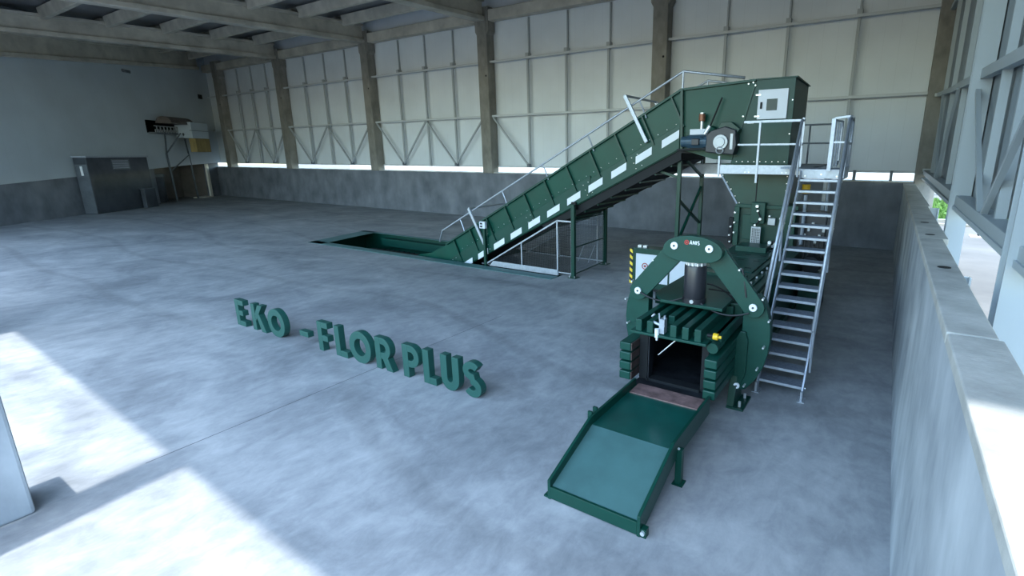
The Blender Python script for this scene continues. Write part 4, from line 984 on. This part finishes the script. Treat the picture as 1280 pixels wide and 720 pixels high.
# ------------------------------------------------------------------ outside to the right
def ground_strip(name, x0, x1, y0, y1, z, m, lab, cat, stuff=False):
    o = solo(name, MB().box(x0, x1, y0, y1, -.06, z), m, lab, cat)
    if stuff: o['kind'] = 'stuff'
    return o
gs = MB(); random.seed(5)
gs.box(1.0, 60, 11.5, 26, -.06, -.02)
for i in range(4200):
    x = random.uniform(1.6, 14); y = random.uniform(11.7, 25.8); h = random.uniform(.08, .32); a = random.uniform(0, math.pi); dx = math.cos(a)*.09; dy = math.sin(a)*.09
    gs.add([(x-dx, y-dy, -.02), (x+dx, y+dy, -.02), (x+random.uniform(-.1, .1), y+random.uniform(-.1, .1), h)], [(0, 1, 2)])
o = solo('grass_strip', gs, M['grass'], 'strip of rough green grass outside beyond the yard', 'grass'); o['kind'] = 'stuff'
solo('kerb', MB().box(.9, 60, 10.9, 11.3, -.06, .08), M['kerb'], 'low stone kerb along the near edge of the grass', 'kerb')
solo('kerb', MB().box(.9, 60, 9.3, 9.6, -.06, .04), M['kerb'], 'thin kerb line on the yard in front of the grass kerb', 'kerb')
fnc = thing('yard_fence', 'grey metal yard fence behind the grass outside', 'fence', (12, 27, 0))
mb = MB()
for z in (.3, .75, 1.2): mb.box(1, 30, 26.97, 27.03, z-.03, z+.03)
part('rails', mb, M['far'], fnc)
for i in range(12): part('fence_post', MB().box(1.5+i*2.2, 1.62+i*2.2, 26.9, 27.1, -.06, 1.3), M['far'], fnc)
def car(x, y, lab, m):
    t = thing('car', lab, 'car', (x, y, 0), 'cars beyond the yard')
    prof = [(-2.1, .3), (-2.1, .8), (-1.5, .95), (-.9, 1.42), (.8, 1.45), (1.5, .98), (2.1, .9), (2.15, .3)]
    part('body', MB().prism([(a, b_) for a, b_ in prof], lambda a, b_: (x+a, y-.85, b_), lambda a, b_: (x+a, y+.85, b_)), m, t, .06)
    part('side_window', MB().prism([(-1.25, .98), (-.85, 1.36), (.75, 1.38), (1.2, 1.0)], lambda a, b_: (x+a, y-.87, b_), lambda a, b_: (x+a, y+.87, b_)), M['glass'], t)
    for dx in (-1.35, 1.35):
        for dy in (-.8, .8): part('wheel', MB().tube([(x+dx, y+dy-.1, .27), (x+dx, y+dy+.1, .27)], .33, 16), M['dark'], t)
car(5.2, 40, 'white car parked far outside behind the yard fence, nearest the building corner', M['carw'])
car(10.4, 41, 'grey car parked far outside, right of the white car', M['far'])
sg = thing('bollard', 'thin dark post on a pale foot standing in the yard outside', 'bollard', (3.15, 5.9, 0))
part('shaft', MB().tube([(3.15, 5.9, -.03), (3.15, 5.9, 1.0)], .05, 10), M['dark'], sg)
part('base', MB().box(2.85, 3.45, 5.6, 6.2, -.06, -.02), M['cream'], sg)
# low wall with trees far behind
solo('boundary_wall', MB().box(-120, 90, 60, 60.4, -.06, 4.5), M['cream'], 'long pale boundary wall far outside', 'boundary wall')

# ------------------------------------------------------------------ camera
C = Vector((-.2478, -12.967, 2.0904))*(5/3); yaw, pit, rol = .5521, .2446, -.0024
fwd = Vector((-math.sin(yaw)*math.cos(pit), math.cos(yaw)*math.cos(pit), -math.sin(pit)))
right = Vector((math.cos(yaw), math.sin(yaw), 0)); up = right.cross(fwd)
r_ = right*math.cos(rol)+up*math.sin(rol); u_ = r_.cross(fwd)
cam = bpy.data.cameras.new('camera'); co = bpy.data.objects.new('camera', cam); COL.objects.link(co)
m3 = Matrix((r_, u_, -fwd)).transposed(); co.matrix_world = Matrix.Translation(C) @ m3.to_4x4()
cam.sensor_width = 36; cam.lens = 623.17/1280*36; cam.shift_x = -82.95/1280; cam.shift_y = -11.8/1280
cam.clip_start = .02; cam.clip_end = 500
scn.camera = co

# ------------------------------------------------------------------ light
TAN = 9.0/2.1
sun = bpy.data.lights.new('sun', 'SUN'); sun.energy = 2.5; sun.angle = R(.9); sun.color = (.99, 1, .985)
so = bpy.data.objects.new('sun', sun); COL.objects.link(so)
sd = Vector((-.10, 1.0, -TAN)).normalized(); so.rotation_euler = sd.to_track_quat('-Z', 'Y').to_euler()
w = bpy.data.worlds.new('sky'); scn.world = w; w.use_nodes = True; nt = w.node_tree
bg = nt.nodes['Background']; sky = nt.nodes.new('ShaderNodeTexSky'); sky.sky_type = 'NISHITA'; sky.sun_disc = False
sky.sun_elevation = math.atan(TAN); sky.sun_rotation = R(180-5.7); sky.air_density = 1.3; sky.dust_density = 1.0
tint = nt.nodes.new('ShaderNodeVectorMath'); tint.operation = 'MULTIPLY'; tint.inputs[1].default_value = (.93, 1.02, 1.0)
nt.links.new(sky.outputs[0], tint.inputs[0]); nt.links.new(tint.outputs[0], bg.inputs['Color']); bg.inputs['Strength'].default_value = .5
def portal(loc, rot, sx, sy):
    a = bpy.data.lights.new('portal', 'AREA'); a.shape = 'RECTANGLE'; a.size = sx; a.size_y = sy; a.cycles.is_portal = True
    o = bpy.data.objects.new('portal', a); o.location = loc; o.rotation_euler = rot; COL.objects.link(o)
portal((-20, -22.0, 4.5), (R(90), 0, 0), 40, 9)
scn.view_settings.view_transform = 'Standard'; scn.view_settings.look = 'None'; scn.view_settings.gamma = 1
scn.view_settings.exposure = 1.15; scn.view_settings.use_curve_mapping = False
